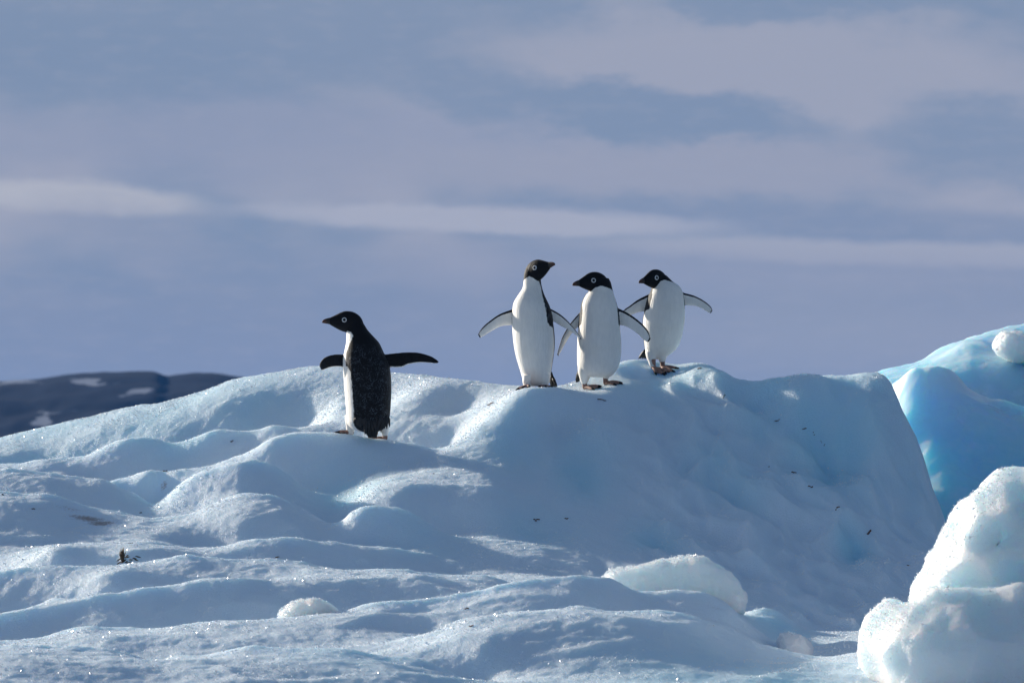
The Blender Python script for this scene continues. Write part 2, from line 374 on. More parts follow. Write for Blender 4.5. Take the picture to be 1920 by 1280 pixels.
# visible faces without a crest
for q in ((700, 760, 26.1), (640, 760, 26.1), (560, 760, 26.3), (780, 745, 25.85), (850, 770, 25.75), (930, 750, 25.55), (1000, 750, 25.35), (1080, 750, 25.45), (1150, 745, 25.55), (1230, 715, 25.88), (1240, 745, 25.68), (1310, 720, 25.85),
          (760, 880, 24.85), (680, 870, 24.95), (600, 870, 25.05), (820, 800, 25.55), (900, 800, 25.25), (950, 850, 24.97), (1040, 800, 25.32), (1100, 850, 25.06), (1120, 800, 25.25), (1200, 800, 25.4), (1300, 780, 25.5), (1400, 790, 25.42), (1480, 770, 25.42), (1480, 730, 25.55), (1420, 748, 25.6), (1560, 730, 25.5), (1620, 735, 25.48), (1560, 780, 25.38), (1640, 780, 25.36),
          (700, 930, 24.4), (800, 930, 24.35), (900, 940, 24.28), (1000, 940, 24.4), (1100, 950, 24.5), (1200, 900, 24.85), (1300, 880, 25.0), (1400, 880, 25.0), (1490, 880, 25.0), (1560, 860, 25.2), (1640, 870, 25.12), (1700, 900, 25.2),
          (800, 1040, 23.4), (900, 1040, 23.5), (1000, 1030, 23.65), (1100, 1040, 23.75), (1200, 1030, 23.95), (1300, 1000, 24.3), (1400, 980, 24.5), (1500, 970, 24.65), (1600, 970, 24.75), (1700, 980, 24.9),
          (1000, 1095, 22.9), (1100, 1100, 23.1), (1200, 1100, 23.3), (1300, 1090, 23.5), (1400, 1080, 23.75), (1500, 1070, 24.0), (1600, 1070, 24.1), (1700, 1070, 24.2), (1800, 1070, 24.2),
          (1450, 1160, 23.1), (1550, 1180, 23.15), (1650, 1180, 23.2), (1800, 1185, 23.2), (2100, 1190, 23.2), (1100, 1150, 22.4), (1250, 1165, 22.3), (1380, 1175, 22.6),
          (1480, 1215, 21.5), (1540, 1215, 21.5), (1600, 1205, 21.6), (1420, 1190, 21.7), (1900, 1215, 21.5), (2200, 1220, 21.5),
          (100, 1130, 22.2), (200, 1098, 22.4), (560, 1110, 21.95), (640, 1110, 22.0), (720, 1105, 22.05), (850, 1108, 22.1),
          (0, 1290, 19.3), (300, 1300, 19.3), (600, 1300, 19.3), (900, 1220, 20.3), (1100, 1220, 20.25), (1000, 1290, 19.6), (1300, 1240, 20.2), (1300, 1300, 19.5), (1500, 1300, 19.7), (1700, 1290, 19.9), (2100, 1290, 19.9), (-300, 1310, 19.3), (-500, 1320, 19.3),
          (300, 1380, 18.6), (900, 1380, 18.6), (1500, 1380, 18.6), (2200, 1370, 18.6), (-400, 1390, 18.6),
          (110, 1000, 23.75), (200, 1020, 23.5), (100, 1050, 23.1), (300, 1010, 23.6), (450, 985, 23.7), (540, 985, 23.7), (240, 1050, 23.05),
          (60, 850, 26.5), (200, 812, 26.5), (330, 790, 26.4), (450, 770, 26.3), (-200, 880, 26.5)):
    add(*q)
tps = TPS(PTS, 1.0, 2e-4)
GX0, GX1, GY0, GY1 = -4.6, 4.6, 17.0, 31.6
base_h = Grid(GX0 - .2, GX1 + .2, GY0 - .2, GY1 + .2, .04, tps)

# right-hand end of the berg: a steep rounded flank above the crevasse
flank = np.array([(1615, 630), (1645, 676), (1662, 694), (1677, 720), (1692, 766), (1718, 820), (1735, 870), (1750, 920), (1766, 962), (1778, 1000), (1795, 1060), (1830, 1200), (1880, 1400)], float)
fl = px(flank[:, 0], flank[:, 1], np.full(len(flank), 25.5))
foot_pts = np.array([px(*f_) for q in FEET.values() for f_ in q])

HOLLOWS = [  # scooped hollows and swellings: pixel, distance, radius x, radius y, depth
 (1085, 885, 24.9, .10, .22, .025), (1558, 850, 25.3, .22, .3, .12), (1600, 1012, 24.5, .07, .12, .07),
 (1335, 870, 25.1, .10, .2, .04), (1385, 895, 24.95, .10, .2, .04), (1300, 960, 24.6, .12, .2, .04), (1230, 1000, 24.2, .1, .2, .04),
 (1010, 990, 24.1, .16, .2, .04), (1450, 795, 25.42, .13, .18, .07), (1180, 870, 25.0, .12, .2, .03), (1480, 1000, 24.4, .12, .2, .03),
 (330, 835, 25.9, .14, .2, .05), (165, 850, 26.2, .16, .2, .05), (60, 870, 26.3, .14, .2, .05), (380, 800, 26.2, .15, .2, .04), (470, 790, 26.2, .13, .2, .04), (560, 780, 26.1, .12, .2, .03),
 (640, 900, 24.7, .14, .25, .06), (300, 925, 24.9, .10, .15, .04), (1500, 740, 25.6, .15, .1, -.02), (1150, 800, 25.3, .22, .25, -.02), (1330, 740, 25.85, .15, .3, -.05), (1660, 980, 25.0, .2, .3, -.04)]
SKYR = np.concatenate([CREST[0][0], px(*np.array([(1000, 726, 25.5), (1045, 729, 25.5), (1110, 705, 26.15), (1190, 678, 26.35), (1310, 686, 26.25), (1400, 718, 25.95), (1480, 698, 25.8), (1640, 696, 25.75), (1720, 700, 25.75)]).T)])
CRX, CRY = SKYR[:, 0], SKYR[:, 1]
def terrain(X, Y):
    z = base_h(X, Y)
    for P, lift in CREST:
        xr = P[:, 0]; o = Y - np.interp(X, xr, P[:, 1])
        inside = sstep(X, xr[0] - .02, xr[0] + .2) * (1 - sstep(X, xr[-1] - .2, xr[-1] + .02))
        wob = .5 + .9 * np.clip(fbm(X * 2.1 + lift * 900, Y * .2 + 3, 2) + .35, 0, 1)
        prof = np.where(o < 0, np.exp(-np.abs(o) / .07), np.exp(-(o / .10) ** 2)) * 1.7
        z = z + lift * inside * wob * prof
    for (u, v, d, rx, ry, dep) in HOLLOWS:
        c = px(u, v, d); r2 = ((X - c[0]) / rx) ** 2 + ((Y - d) / ry) ** 2
        z = z - dep * np.exp(-r2)
    ft = np.ones_like(X)
    for p in foot_pts: ft = np.minimum(ft, sstep(np.hypot(X - p[0], Y - p[1]), .07, .25))
    # wind-carved relief: ripples along the slope on the left, running downhill to the right on the shaded side
    wr = sstep(X, -.5, .5) * sstep(Y, 22.3, 23.2)
    wx, wy = X + .12 * fbm(X * 2.3, Y * 2.3, 2), Y + .12 * fbm(X * 2.1 + 7, Y * 2.1, 2)
    left = .020 * (ridged(wx * 1.5, wy * 3.4 + wx * .8, 3) - .55) + .007 * (ridged(wx * 2.2 + 3, wy * 6.5 - wx, 2) - .5) + .030 * (scallop(wx * 1.9 + .3 * wy, wy * 3.2, 5) - .2)
    a = math.radians(-38); xr_, yr_ = wx * math.cos(a) - wy * math.sin(a), wx * math.sin(a) + wy * math.cos(a)
    # -- cells along the fall line
    right = .115 * (ridged(xr_ * 3.0, yr_ * 1.2, 2, .45) - .6) + .10 * (scallop(wx * 4.2 + .8 * wy, wy * 2.6 + .5 * wx, 9) - .2) + .045 * (scallop(wx * 8.5, wy * 5.0 + wx, 19) - .2)
    yc = np.interp(X, CRX, CRY); near = .3 + .7 * sstep(np.abs(Y - yc), .05, .45)
    z = z + ft * ((1 - wr) * left + wr * right * (.12 + .88 * sstep(X, .3, 1.1))) * near
    z = z + ft * (.004 * fbm(X * 11, Y * 11, 2) + .0025 * fbm(X * 34, Y * 34, 2)) + .0014 * fbm(X * 75, Y * 75, 2)
    # flank of the crevasse
    shift = -.3 * np.clip(Y - 25.95, 0, None) - .15 * np.clip(25.5 - Y, 0, None)
    zc = np.interp(X - shift * (Y < 40), fl[:, 0], fl[:, 2]) + np.clip(23.4 - Y, 0, None) * 3.0 + .06 * fbm(X * 3, Y * 3 + 40, 3)
    kk = .03; hh = np.clip(.5 + .5 * (zc - z) / kk, 0, 1)
    z = zc * (1 - hh) + z * hh - kk * hh * (1 - hh)
    # the berg ends in the sea all round
    z = z - 2.2 * sstep(18.7 - Y, 0, 1.5) - 3.5 * sstep(np.abs(X), 3.7, 4.6) - .5 * sstep(Y, 29.5, 31.6)
    return z
def span(a, b, s): return np.arange(a, b, s)
xs = np.concatenate([span(-4.6, -2.95, .05), span(-2.95, 2.95, .0085), span(2.95, 4.61, .05)])
ys = np.concatenate([span(17.0, 19.2, .05), span(19.2, 26.6, .0095), span(26.6, 27.6, .025), span(27.6, 31.6, .08)])
ICE = [  # bare blue ice: pixel, distance, radius x, radius y, amount
 (1085, 890, 24.9, .16, .35, .8), (965, 870, 25.0, .2, .3, .6), (1558, 855, 25.35, .30, .45, .95), (1600, 1012, 24.5, .09, .2, 1.0), (1335, 870, 25.1, .16, .3, .6),
 (1390, 895, 24.95, .15, .25, .6), (1430, 760, 25.65, .22, .4, .8), (1250, 730, 25.95, .35, .35, .55), (1330, 720, 26.0, .3, .3, .6), (1560, 730, 25.7, .35, .2, .45), (1230, 1005, 24.2, .15, .25, .7),
 (330, 835, 25.95, .2, .25, .6), (165, 850, 26.2, .2, .25, .6), (60, 872, 26.3, .25, .25, .7), (100, 800, 26.8, .5, .4, .45), (300, 775, 26.6, .5, .4, .5), (460, 740, 26.5, .4, .5, .35),
 (640, 905, 24.7, .2, .3, .7), (300, 928, 24.9, .14, .25, .6), (1300, 1270, 19.9, .4, .5, .6), (1450, 1270, 19.9, .35, .4, .7), (1460, 1165, 21.95, .18, .25, .6), (700, 1255, 19.8, .3, .3, .35),
 (1010, 995, 24.1, .2, .3, .5), (1000, 1280, 19.6, .6, .4, .35), (800, 1010, 23.6, .2, .3, .35), (1700, 850, 25.3, .12, .5, .4)]
STAIN = [(165, 985, 23.95, .12, .06, .9), (190, 992, 23.9, .10, .05, .9), (130, 975, 24.05, .12, .05, .6), (60, 960, 24.15, .12, .06, .45), (245, 1018, 23.5, .05, .04, .7), (290, 998, 23.75, .06, .03, .5),
 (308, 882, 25.25, .03, .03, .7), (920, 757, 25.5, .03, .03, .6), (1310, 688, 26.2, .025, .03, .6), (1180, 684, 26.25, .03, .03, .5), (1455, 787, 25.5, .03, .03, .5), (1345, 1130, 21.4, .05, .05, .5), (1420, 1195, 21.3, .08, .08, .4), (525, 1044, 22.9, .03, .03, .5), (15, 1105, 22.3, .06, .03, .6), (435, 830, 25.5, .03, .04, .4), (580, 838, 25.0, .05, .05, .35)]
def blobs(X, Y, lst):
    r = np.zeros_like(X)
    for (u, v, d, rx, ry, a_) in lst:
        c = px(u, v, d); r = np.maximum(r, a_ * np.exp(-((X - c[0]) / rx) ** 2 - ((Y - d) / ry) ** 2))
    return r
def snow_attr(X, Y, Z):
    ice = blobs(X, Y, ICE); ice = np.clip(ice * (1 + .5 * fbm(X * 4, Y * 4, 2)), 0, 1)
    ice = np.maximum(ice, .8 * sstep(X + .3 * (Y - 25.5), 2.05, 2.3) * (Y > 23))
    return {'ice': ice, 'stain': blobs(X, Y, STAIN)}
snow, SX, SY, SZ = grid_mesh('snow_slope', xs, ys, terrain, M_SNOW, snow_attr)
tag(snow, kind='structure')
def ground(x, y): return float(terrain(np.array([[x]], float), np.array([[y]], float))[0, 0])
_dd = np.arange(19.0, 28.0, .01)
def hit(u, v):
    """first point of the snow seen through a photo pixel"""
    P = px(np.full(len(_dd), u), np.full(len(_dd), v), _dd); h = terrain(P[None, :, 0], P[None, :, 1])[0]
    i = np.argmax(P[:, 2] < h); return np.array([P[i, 0], P[i, 1], h[i]])

# ------------------------------------------------------------------ blue ice wall across the crevasse
WP = []
def addw(u, v, d): WP.append(tuple(px(u, v, d)))
for (u, v) in ((1450, 800), (1560, 740), (1620, 706), (1656, 694), (1690, 686), (1720, 681), (1745, 665), (1765, 652), (1790, 643), (1830, 630), (1860, 622), (1890, 614), (1920, 608), (2000, 590), (2150, 570), (2400, 600)):
    addw(u, v, 28.7); p = px(u, v, 28.7); WP.append((p[0], 29.5, p[2] - .25)); WP.append((p[0], 31.0, p[2] - 1.1))
for q in ((1716, 684, 28.4), (1763, 670, 28.35), (1803, 649, 28.35), (1822, 650, 28.3), (1850, 662, 28.2), (1790, 680, 28.1), (1840, 690, 28.0), (1880, 690, 28.0), (1920, 705, 27.95), (2000, 700, 27.95), (1900, 650, 28.4),
          (1670, 715, 28.1), (1680, 728, 27.75), (1720, 725, 27.75), (1760, 722, 27.75), (1820, 738, 27.7), (1860, 755, 27.7), (1920, 765, 27.7),
          (1690, 728, 27.15), (1700, 714, 27.2), (1740, 703, 27.3), (1790, 709, 27.3), (1815, 728, 27.3), (1840, 747, 27.3), (1870, 754, 27.35), (1920, 769, 27.4), (2000, 778, 27.4), (2200, 790, 27.4),
          (1688, 760, 27.0), (1712, 825, 26.85), (1738, 880, 26.65), (1754, 950, 26.4), (1770, 1010, 26.2),
          (1600, 715, 27.3), (1600, 780, 27.0), (1600, 880, 26.65), (1600, 960, 26.4), (1600, 1010, 26.2), (1450, 900, 27.0), (1450, 800, 27.6),
          (1760, 760, 27.05), (1800, 780, 27.0), (1850, 800, 26.95), (1920, 820, 26.95), (2050, 830, 26.95), (1780, 850, 26.75), (1850, 880, 26.7), (1920, 890, 26.7), (2050, 900, 26.7), (1800, 940, 26.45), (1880, 950, 26.45), (1980, 960, 26.45), (2150, 950, 26.5), (1820, 1010, 26.2), (1920, 1020, 26.2), (2100, 1030, 26.2),
          (1780, 1100, 25.9), (1920, 1100, 25.9), (2100, 1100, 25.9), (1650, 1100, 25.9), (1500, 1100, 25.9)):
    addw(*q)
tw = TPS(WP, 1.0, 1e-4); wall_h = Grid(1.1, 5.2, 25.4, 31.6, .04, tw)
def wall_z(X, Y):
    z = wall_h(X, Y)
    wx, wy = X + .1 * fbm(X * 2.2, Y * 2.2, 2), Y + .1 * fbm(X * 2 + 5, Y * 2, 2)
    z = z + .035 * (ridged(wx * 2.2 + 4, wy * 3.0, 3) - .6) + .006 * fbm(X * 12, Y * 12, 3) + .0025 * fbm(X * 40, Y * 40, 2)
    p = px(1832, 745, 27.3); q = px(1920, 768, 27.35)
    o = Y - (27.3 + .05 * (X - p[0])); z = z + .02 * sstep(X, p[0], p[0] + .1) * np.where(o < 0, np.exp(-np.abs(o) / .06), np.exp(-(o / .08) ** 2))
    kn = px(1745, 705, 27.28); z = z + .045 * np.exp(-((X - kn[0]) / .16) ** 4 - ((Y - 27.28) / .13) ** 2)
    xc = np.interp(Y, (26.2, 26.4, 26.65, 26.85, 27.0, 27.3, 27.8), (2.24, 2.18, 2.155, 2.10, 2.05, 2.06, 2.0)) + .02 * fbm(X * 2, Y * 5, 2)
    sp = .04 * np.log1p(np.exp(np.clip((xc - X) / .04, -30, 30)))
    z = z - np.clip(2.6 * sp, 0, 1.6) * (1 - sstep(Y, 27.35, 27.9))
    return z - 3 * sstep(X, 4.3, 5.1) - 3 * sstep(1.7 - X, 0, .5) - .8 * sstep(26.0 - Y, 0, .5)
def wall_attr(X, Y, Z):
    pv = HORIZON_V - (Z - ZC) / Y * F; pu = 960 + X / Y * F
    ice = .5 + .5 * sstep(pv + 25 * fbm(X * 3, Y * 3, 3), 700, 880); ice = np.where(Y > 27.6, np.maximum(ice, .72 * sstep(pv, 640, 690)), ice)  # slope behind the knob is tinted bluer, its half shade put into the colour
    ice = np.maximum(ice, .9 * np.exp(-((pu - 1890 - (pv - 690)) / 40) ** 2 - ((Y - 28.05) / .2) ** 2))
    ice = ice * (1 - .95 * np.exp(-((Y - 27.3) / .16) ** 2) * (1 - sstep(pv, 725, 765)))  # knob crest whitened in the colour so that it looks sunlit
    return {'ice': np.clip(ice, 0, 1), 'stain': 0 * X}
wall, *_ = grid_mesh('iceberg', np.concatenate([span(1.25, 2.95, .01), span(2.95, 5.1, .04)]), np.concatenate([span(25.5, 28.9, .0105), span(28.9, 31.5, .06)]), wall_z, M_WALL, wall_attr)
tag(wall, 'tall blue ice wall with a rounded knob, rising across the crevasse behind the snow slope', 'iceberg')

# ------------------------------------------------------------------ loose blocks of ice
def remesh(verts, faces, voxel, smooth_it=3, fac=.5):
    me = bpy.data.meshes.new('tmp'); me.from_pydata([tuple(map(float, q)) for q in verts], [], [tuple(f_) for f_ in faces])
    o = bpy.data.objects.new('tmp', me); COL.objects.link(o)
    md = o.modifiers.new('r', 'REMESH'); md.mode = 'VOXEL'; md.voxel_size = voxel
    if smooth_it: ms = o.modifiers.new('s', 'SMOOTH'); ms.factor = fac; ms.iterations = smooth_it
    dg = bpy.context.evaluated_depsgraph_get(); ev = o.evaluated_get(dg); em = ev.to_mesh()
    nv = len(em.vertices); V = np.empty(nv * 3, np.float32); em.vertices.foreach_get('co', V); V = V.reshape(-1, 3)
    nl = len(em.loops); L = np.empty(nl, np.int32); em.loops.foreach_get('vertex_index', L)
    ok = all(p.loop_total == 4 for p in em.polygons)
    Fc = L.reshape(-1, 4) if ok else [tuple(p.vertices) for p in em.polygons]
    Nn = np.empty(nv * 3, np.float32); em.vertices.foreach_get('normal', Nn); Nn = Nn.reshape(-1, 3)
    ev.to_mesh_clear(); bpy.data.objects.remove(o); bpy.data.meshes.remove(me)
    return V, Fc, Nn

def lump(outline, d, depth, centre=None, seg=72, lat=36, power=.75, skew=0.0):
    """closed lump whose outline facing the sea is the given pixel loop; depth is its half thickness in metres"""
    pl = np.array(outline, float); P = px(pl[:, 0], pl[:, 1], np.full(len(pl), d))
    c = P.mean(0) if centre is None else px(centre[0], centre[1], d)
    ang = np.arctan2(P[:, 2] - c[2], P[:, 0] - c[0]); rad = np.hypot(P[:, 2] - c[2], P[:, 0] - c[0])
    o = np.argsort(ang); ang, rad = ang[o], rad[o]
    th = np.linspace(-np.pi, np.pi, seg, endpoint=False)
    R = np.interp(th, np.concatenate([ang - 2 * np.pi, ang, ang + 2 * np.pi]), np.tile(rad, 3))
    V = []; Fc = []
    for j in range(lat + 1):
        l = -np.pi / 2 + np.pi * j / lat; cc = max(math.cos(l), 0) ** power; ss = math.copysign(abs(math.sin(l)) ** power, l)
        for i in range(seg):
            V.append((c[0] + R[i] * cc * math.cos(th[i]), d + depth * ss, c[2] + R[i] * cc * math.sin(th[i]) + skew * ss))
    for j in range(lat):
        for i in range(seg): Fc.append((j * seg + i, j * seg + (i + 1) % seg, (j + 1) * seg + (i + 1) % seg, (j + 1) * seg + i))
    return V, Fc
def noise3(V, s, seed=0):
    return (perlin(V[:, 0] * s + seed, V[:, 1] * s + seed * 1.7) + perlin(V[:, 1] * s + 11 + seed, V[:, 2] * s + seed) + perlin(V[:, 2] * s + 23, V[:, 0] * s + 5 + seed)) / 1.7
BLOCKS = []
def finish_block(name, lumps, voxel, label, cat, ice=.4, amp=.012, scoops=(), group=None, mat=None, icefn=None, fine=.003, cups=None):
    V = []; Fc = []
    for (v_, f_) in lumps:
        k0 = len(V); V += v_; Fc += [tuple(i + k0 for i in q) for q in f_]
    V, Fc, Nn = remesh(V, Fc, voxel, 4)
    V = V.astype(float)
    for (c, r, dep) in scoops:        # hollows melted into the surface
        dist = np.linalg.norm((V - np.array(c)) / r, axis=1); V = V - Nn * (dep * np.exp(-dist ** 2))[:, None]
    if cups:                          # melt cups with sharp rims between them
        cs, ca = cups; rg = np.random.default_rng(4); lo, hi = V.min(0) - cs, V.max(0) + cs; nn = ((hi - lo) / cs).astype(int) + 1
        gpt = (np.stack(np.meshgrid(*[np.arange(q) for q in nn], indexing='ij'), -1).reshape(-1, 3) + rg.uniform(0, 1, (int(np.prod(nn)), 3))) * cs + lo
        b2 = np.full(len(V), 9.0)
        for g_ in gpt: b2 = np.minimum(b2, ((V - g_) ** 2).sum(1))
        V = V + Nn * (ca * (b2 / cs ** 2 - .35))[:, None]
    V = V + Nn * (amp * noise3(V, 4.5, 3) + amp * .45 * noise3(V, 11, 8) + fine * noise3(V, 42, 5))[:, None]
    BLOCKS.append((V, Nn)); base = np.array([V[:, 0].mean(), V[:, 1].mean(), V[:, 2].min()])
    ia = np.full(len(V), ice) if icefn is None else icefn(V)
    o = mesh_obj(name, V - base, Fc, mat or M_CHUNK, attrs={'ice': ia, 'stain': np.zeros(len(V))})
    o.location = base; tag(o, label, cat, group); return o

# big two-lobed block close to the boat
up = lump([(2080, 900), (2000, 885), (1920, 880), (1880, 884), (1850, 903), (1820, 935), (1780, 975), (1745, 1015), (1727, 1050), (1722, 1080), (1700, 1115), (1760, 1200), (1950, 1230), (2100, 1180), (2140, 1050)], 20.45, .40, (1850, 1040), power=1.35, skew=-.05)
low = lump([(1700, 1112), (1650, 1132), (1622, 1168), (1609, 1215), (1620, 1255), (1650, 1300), (1750, 1390), (1950, 1420), (2200, 1380), (2280, 1250), (2200, 1130), (2000, 1105), (1850, 1100), (1760, 1103)], 20.1, .46, (1760, 1220), power=1.25)
def sc(u, v, d, r, dep): return (px(u, v, d), np.array(r), dep)
finish_block('ice_block', [up, low], .011, 'big bright white two-lobed ice block in front of the slope, sparkling on its left side', 'ice block', ice=.12, amp=.010, cups=(.17, .06),
             scoops=[sc(1880, 1000, 20.1, (.07, .3, .09), .07), sc(1895, 1065, 20.05, (.09, .3, .05), .045), sc(1800, 1060, 20.2, (.05, .3, .1), .02), sc(1925, 930, 20.2, (.05, .3, .06), .03), sc(1780, 975, 20.2, (.03, .15, .015), .02), sc(1748, 1020, 20.3, (.02, .2, .03), .015),
                     sc(1700, 1112, 20.2, (.06, .4, .025), .03), sc(1850, 1108, 19.8, (.25, .2, .03), .02), sc(1900, 1200, 19.6, (.2, .3, .1), .04)], fine=.0045)
# clear slab lying behind the near mound
q = [(1118, 1092), (1135, 1078), (1156, 1065), (1191, 1062), (1220, 1052), (1255, 1051), (1284, 1045), (1316, 1041), (1331, 1048), (1351, 1061), (1375, 1078), (1395, 1102), (1404, 1113), (1402, 1134), (1396, 1150), (1370, 1165), (1310, 1165), (1220, 1150), (1150, 1120)]
finish_block('ice_slab', [lump(q, 21.9, .17, (1280, 1108), power=.7)], .006, 'rounded clear white ice slab with a crusty top, lying behind the near snow mound', 'ice slab', ice=.25, amp=.008, cups=(.09, .022),
             scoops=[sc(1330, 1110, 21.75, (.10, .2, .06), .02), sc(1190, 1095, 21.75, (.04, .2, .05), .02)], fine=.007)
q = [(521, 1168), (524, 1146), (540, 1132), (575, 1125), (606, 1124), (626, 1135), (641, 1152), (630, 1175), (580, 1185), (535, 1182)]
finish_block('ice_chunk', [lump(q, 21.5, .12, (580, 1156), power=.6)], .006, 'smooth pale ice chunk half hidden behind a low lit snow ridge', 'ice chunk', ice=.2, amp=.003, cups=(.13, .022), group='small loose ice chunks', fine=.0035)
q = [(1459, 1200), (1466, 1190), (1482, 1188), (1500, 1192), (1514, 1200), (1524, 1216), (1522, 1228), (1500, 1238), (1475, 1230), (1463, 1215)]
finish_block('ice_chunk', [lump(q, 21.3, .09, (1490, 1212), power=.8)], .0045, 'small crusty ice chunk sitting in the dip below the ice slab', 'ice chunk', ice=.15, amp=.006, cups=(.05, .015), group='small loose ice chunks', fine=.006)
q = [(1864, 652), (1872, 632), (1882, 624), (1898, 625), (1925, 628), (1960, 622), (2000, 640), (1990, 680), (1930, 672), (1905, 676), (1885, 668)]
finish_block('ice_lump', [lump(q, 28.05, .14, (1925, 650), power=.7)], .008, 'rough sparkling white lump of ice stuck high on the blue ice wall', 'ice lump', ice=.05, amp=.018, fine=.008)

# ------------------------------------------------------------------ clear cold air, thin haze over the water
m = bpy.data.materials.new('haze'); m.use_nodes = True; m.node_tree.nodes.clear(); N = Nodes(m.node_tree)
vol = N.new('ShaderNodeVolumePrincipled'); vol.inputs['Color'].default_value = c4(.08, .34, .95); vol.inputs['Density'].default_value = 3.5e-5; vol.inputs['Anisotropy'].default_value = .0
mo = N.new('ShaderNodeOutputMaterial'); N.link(vol.outputs[0], mo.inputs['Volume'])
hx0, hz0, hz1 = 7100.0, -4.5, 135.0
hv = [(x_, y_, z_) for z_ in (hz0, hz1) for (x_, y_) in ((-hx0, -hx0), (hx0, -hx0), (hx0, hx0), (-hx0, hx0))]
hz_ = mesh_obj('haze', hv, [(3, 2, 1, 0), (4, 5, 6, 7), (0, 1, 5, 4), (1, 2, 6, 5), (2, 3, 7, 6), (3, 0, 4, 7)], m, smooth=False)
tag(hz_, 'thin bluish haze in the cold air over the water', 'haze', kind='stuff')

# ------------------------------------------------------------------ penguins
def plumage():
    m, N, b = material('plumage')
    co = N.new('ShaderNodeTexCoord').outputs['Object']
    blk = N.attr('black').outputs['Fac']; skin = N.attr('skin').outputs['Fac']; warm = N.attr('warm').outputs['Fac']
    mp = N.new('ShaderNodeMapping'); N.link(co, mp.inputs[0]); mp.inputs['Scale'].default_value = (1, 1, .25)
    fray = N.noise(mp.outputs[0], 170, 3, .6); soft = N.noise(mp.outputs[0], 60, 3, .6); big = N.noise(co, 11, 3, .5)
    e = N.math('ADD', blk, N.math('MULTIPLY', N.math('SUBTRACT', fray.outputs['Fac'], .5), .45))
    bm = N.step(e, .42, .58)
    mp2 = N.new('ShaderNodeMapping'); N.link(co, mp2.inputs[0]); mp2.inputs['Scale'].default_value = (1, 1, .6)
    vor = N.new('ShaderNodeTexVoronoi'); N.link(mp2.outputs[0], vor.inputs['Vector']); vor.inputs['Scale'].default_value = 240
    tip = N.math('MULTIPLY', N.math('SUBTRACT', 1.0, N.step(vor.outputs['Distance'], .10, .50)), N.attr('mantle').outputs['Fac'])
    tip = N.math('MULTIPLY', tip, N.step(N.noise(co, 45, 2).outputs['Fac'], .35, .65))
    dark = N.mix(tip, c4(.009, .010, .013), c4(.115, .145, .18))
    white = N.mix(N.step(soft.outputs['Fac'], .35, .75), c4(.90, .865, .80), c4(.83, .80, .75))
    white = N.mix(N.math('MULTIPLY', N.step(big.outputs['Fac'], .4, .75), .25), white, c4(.78, .73, .62))
    white = N.mix(warm, white, c4(.60, .40, .30))
    pink = N.mix(N.step(soft.outputs['Fac'], .35, .65), c4(.34, .19, .14), c4(.20, .11, .09))
    light = N.mix(skin, white, pink)
    N.link(N.mix(bm, light, dark), b.inputs['Base Color'])
    b.inputs['Roughness'].default_value = .62
    b.inputs['Sheen Weight'].default_value = .06; b.inputs['Sheen Roughness'].default_value = .4
    N.link(N.math('SUBTRACT', .4, N.math('MULTIPLY', bm, .28)), b.inputs['Specular IOR Level'])
    h = N.math('ADD', N.math('MULTIPLY', fray.outputs['Fac'], .002), N.math('MULTIPLY', soft.outputs['Fac'], .004))
    bp = N.new('ShaderNodeBump'); bp.inputs['Strength'].default_value = .6; bp.inputs['Distance'].default_value = 1
    N.link(h, bp.inputs['Height']); N.link(bp.outputs[0], b.inputs['Normal'])
    return m
M_PLUM = plumage()
def simple(name, col, rough, spec=.5):
    m, N, b = material(name)
    co = N.new('ShaderNodeTexCoord').outputs['Object']; n = N.noise(co, 120, 3, .6)
    N.link(N.mix(N.step(n.outputs['Fac'], .3, .7), c4(*col), c4(*(q * .7 for q in col))), b.inputs['Base Color'])
    b.inputs['Roughness'].default_value = rough; return m
M_TAIL = simple('tail_feather', (.016, .018, .022), .55)
M_PUPIL = simple('pupil', (.006, .005, .005), .08)
M_RING = simple('eye_skin', (.82, .83, .84), .5)
m, N, b = material('bill_horn')
co = N.new('ShaderNodeTexCoord').outputs['Object']; n = N.noise(co, 60, 2)
N.link(N.mix(N.math('MULTIPLY', N.attr('tip').outputs['Fac'], N.step(n.outputs['Fac'], .3, .6)), c4(.013, .010, .010), c4(.10, .035, .022)), b.inputs['Base Color']); b.inputs['Roughness'].default_value = .55
M_BILL = m

def catmull(A, n):
    A = np.asarray(A, float); L = len(A); t = np.linspace(0, L - 1, n); i = np.minimum(t.astype(int), L - 2); f_ = (t - i)[:, None]
    p0 = A[np.maximum(i - 1, 0)]; p1 = A[i]; p2 = A[i + 1]; p3 = A[np.minimum(i + 2, L - 1)]
    return .5 * ((2 * p1) + (-p0 + p2) * f_ + (2 * p0 - 5 * p1 + 4 * p2 - p3) * f_ ** 2 + (-p0 + 3 * p1 - 3 * p2 + p3) * f_ ** 3)

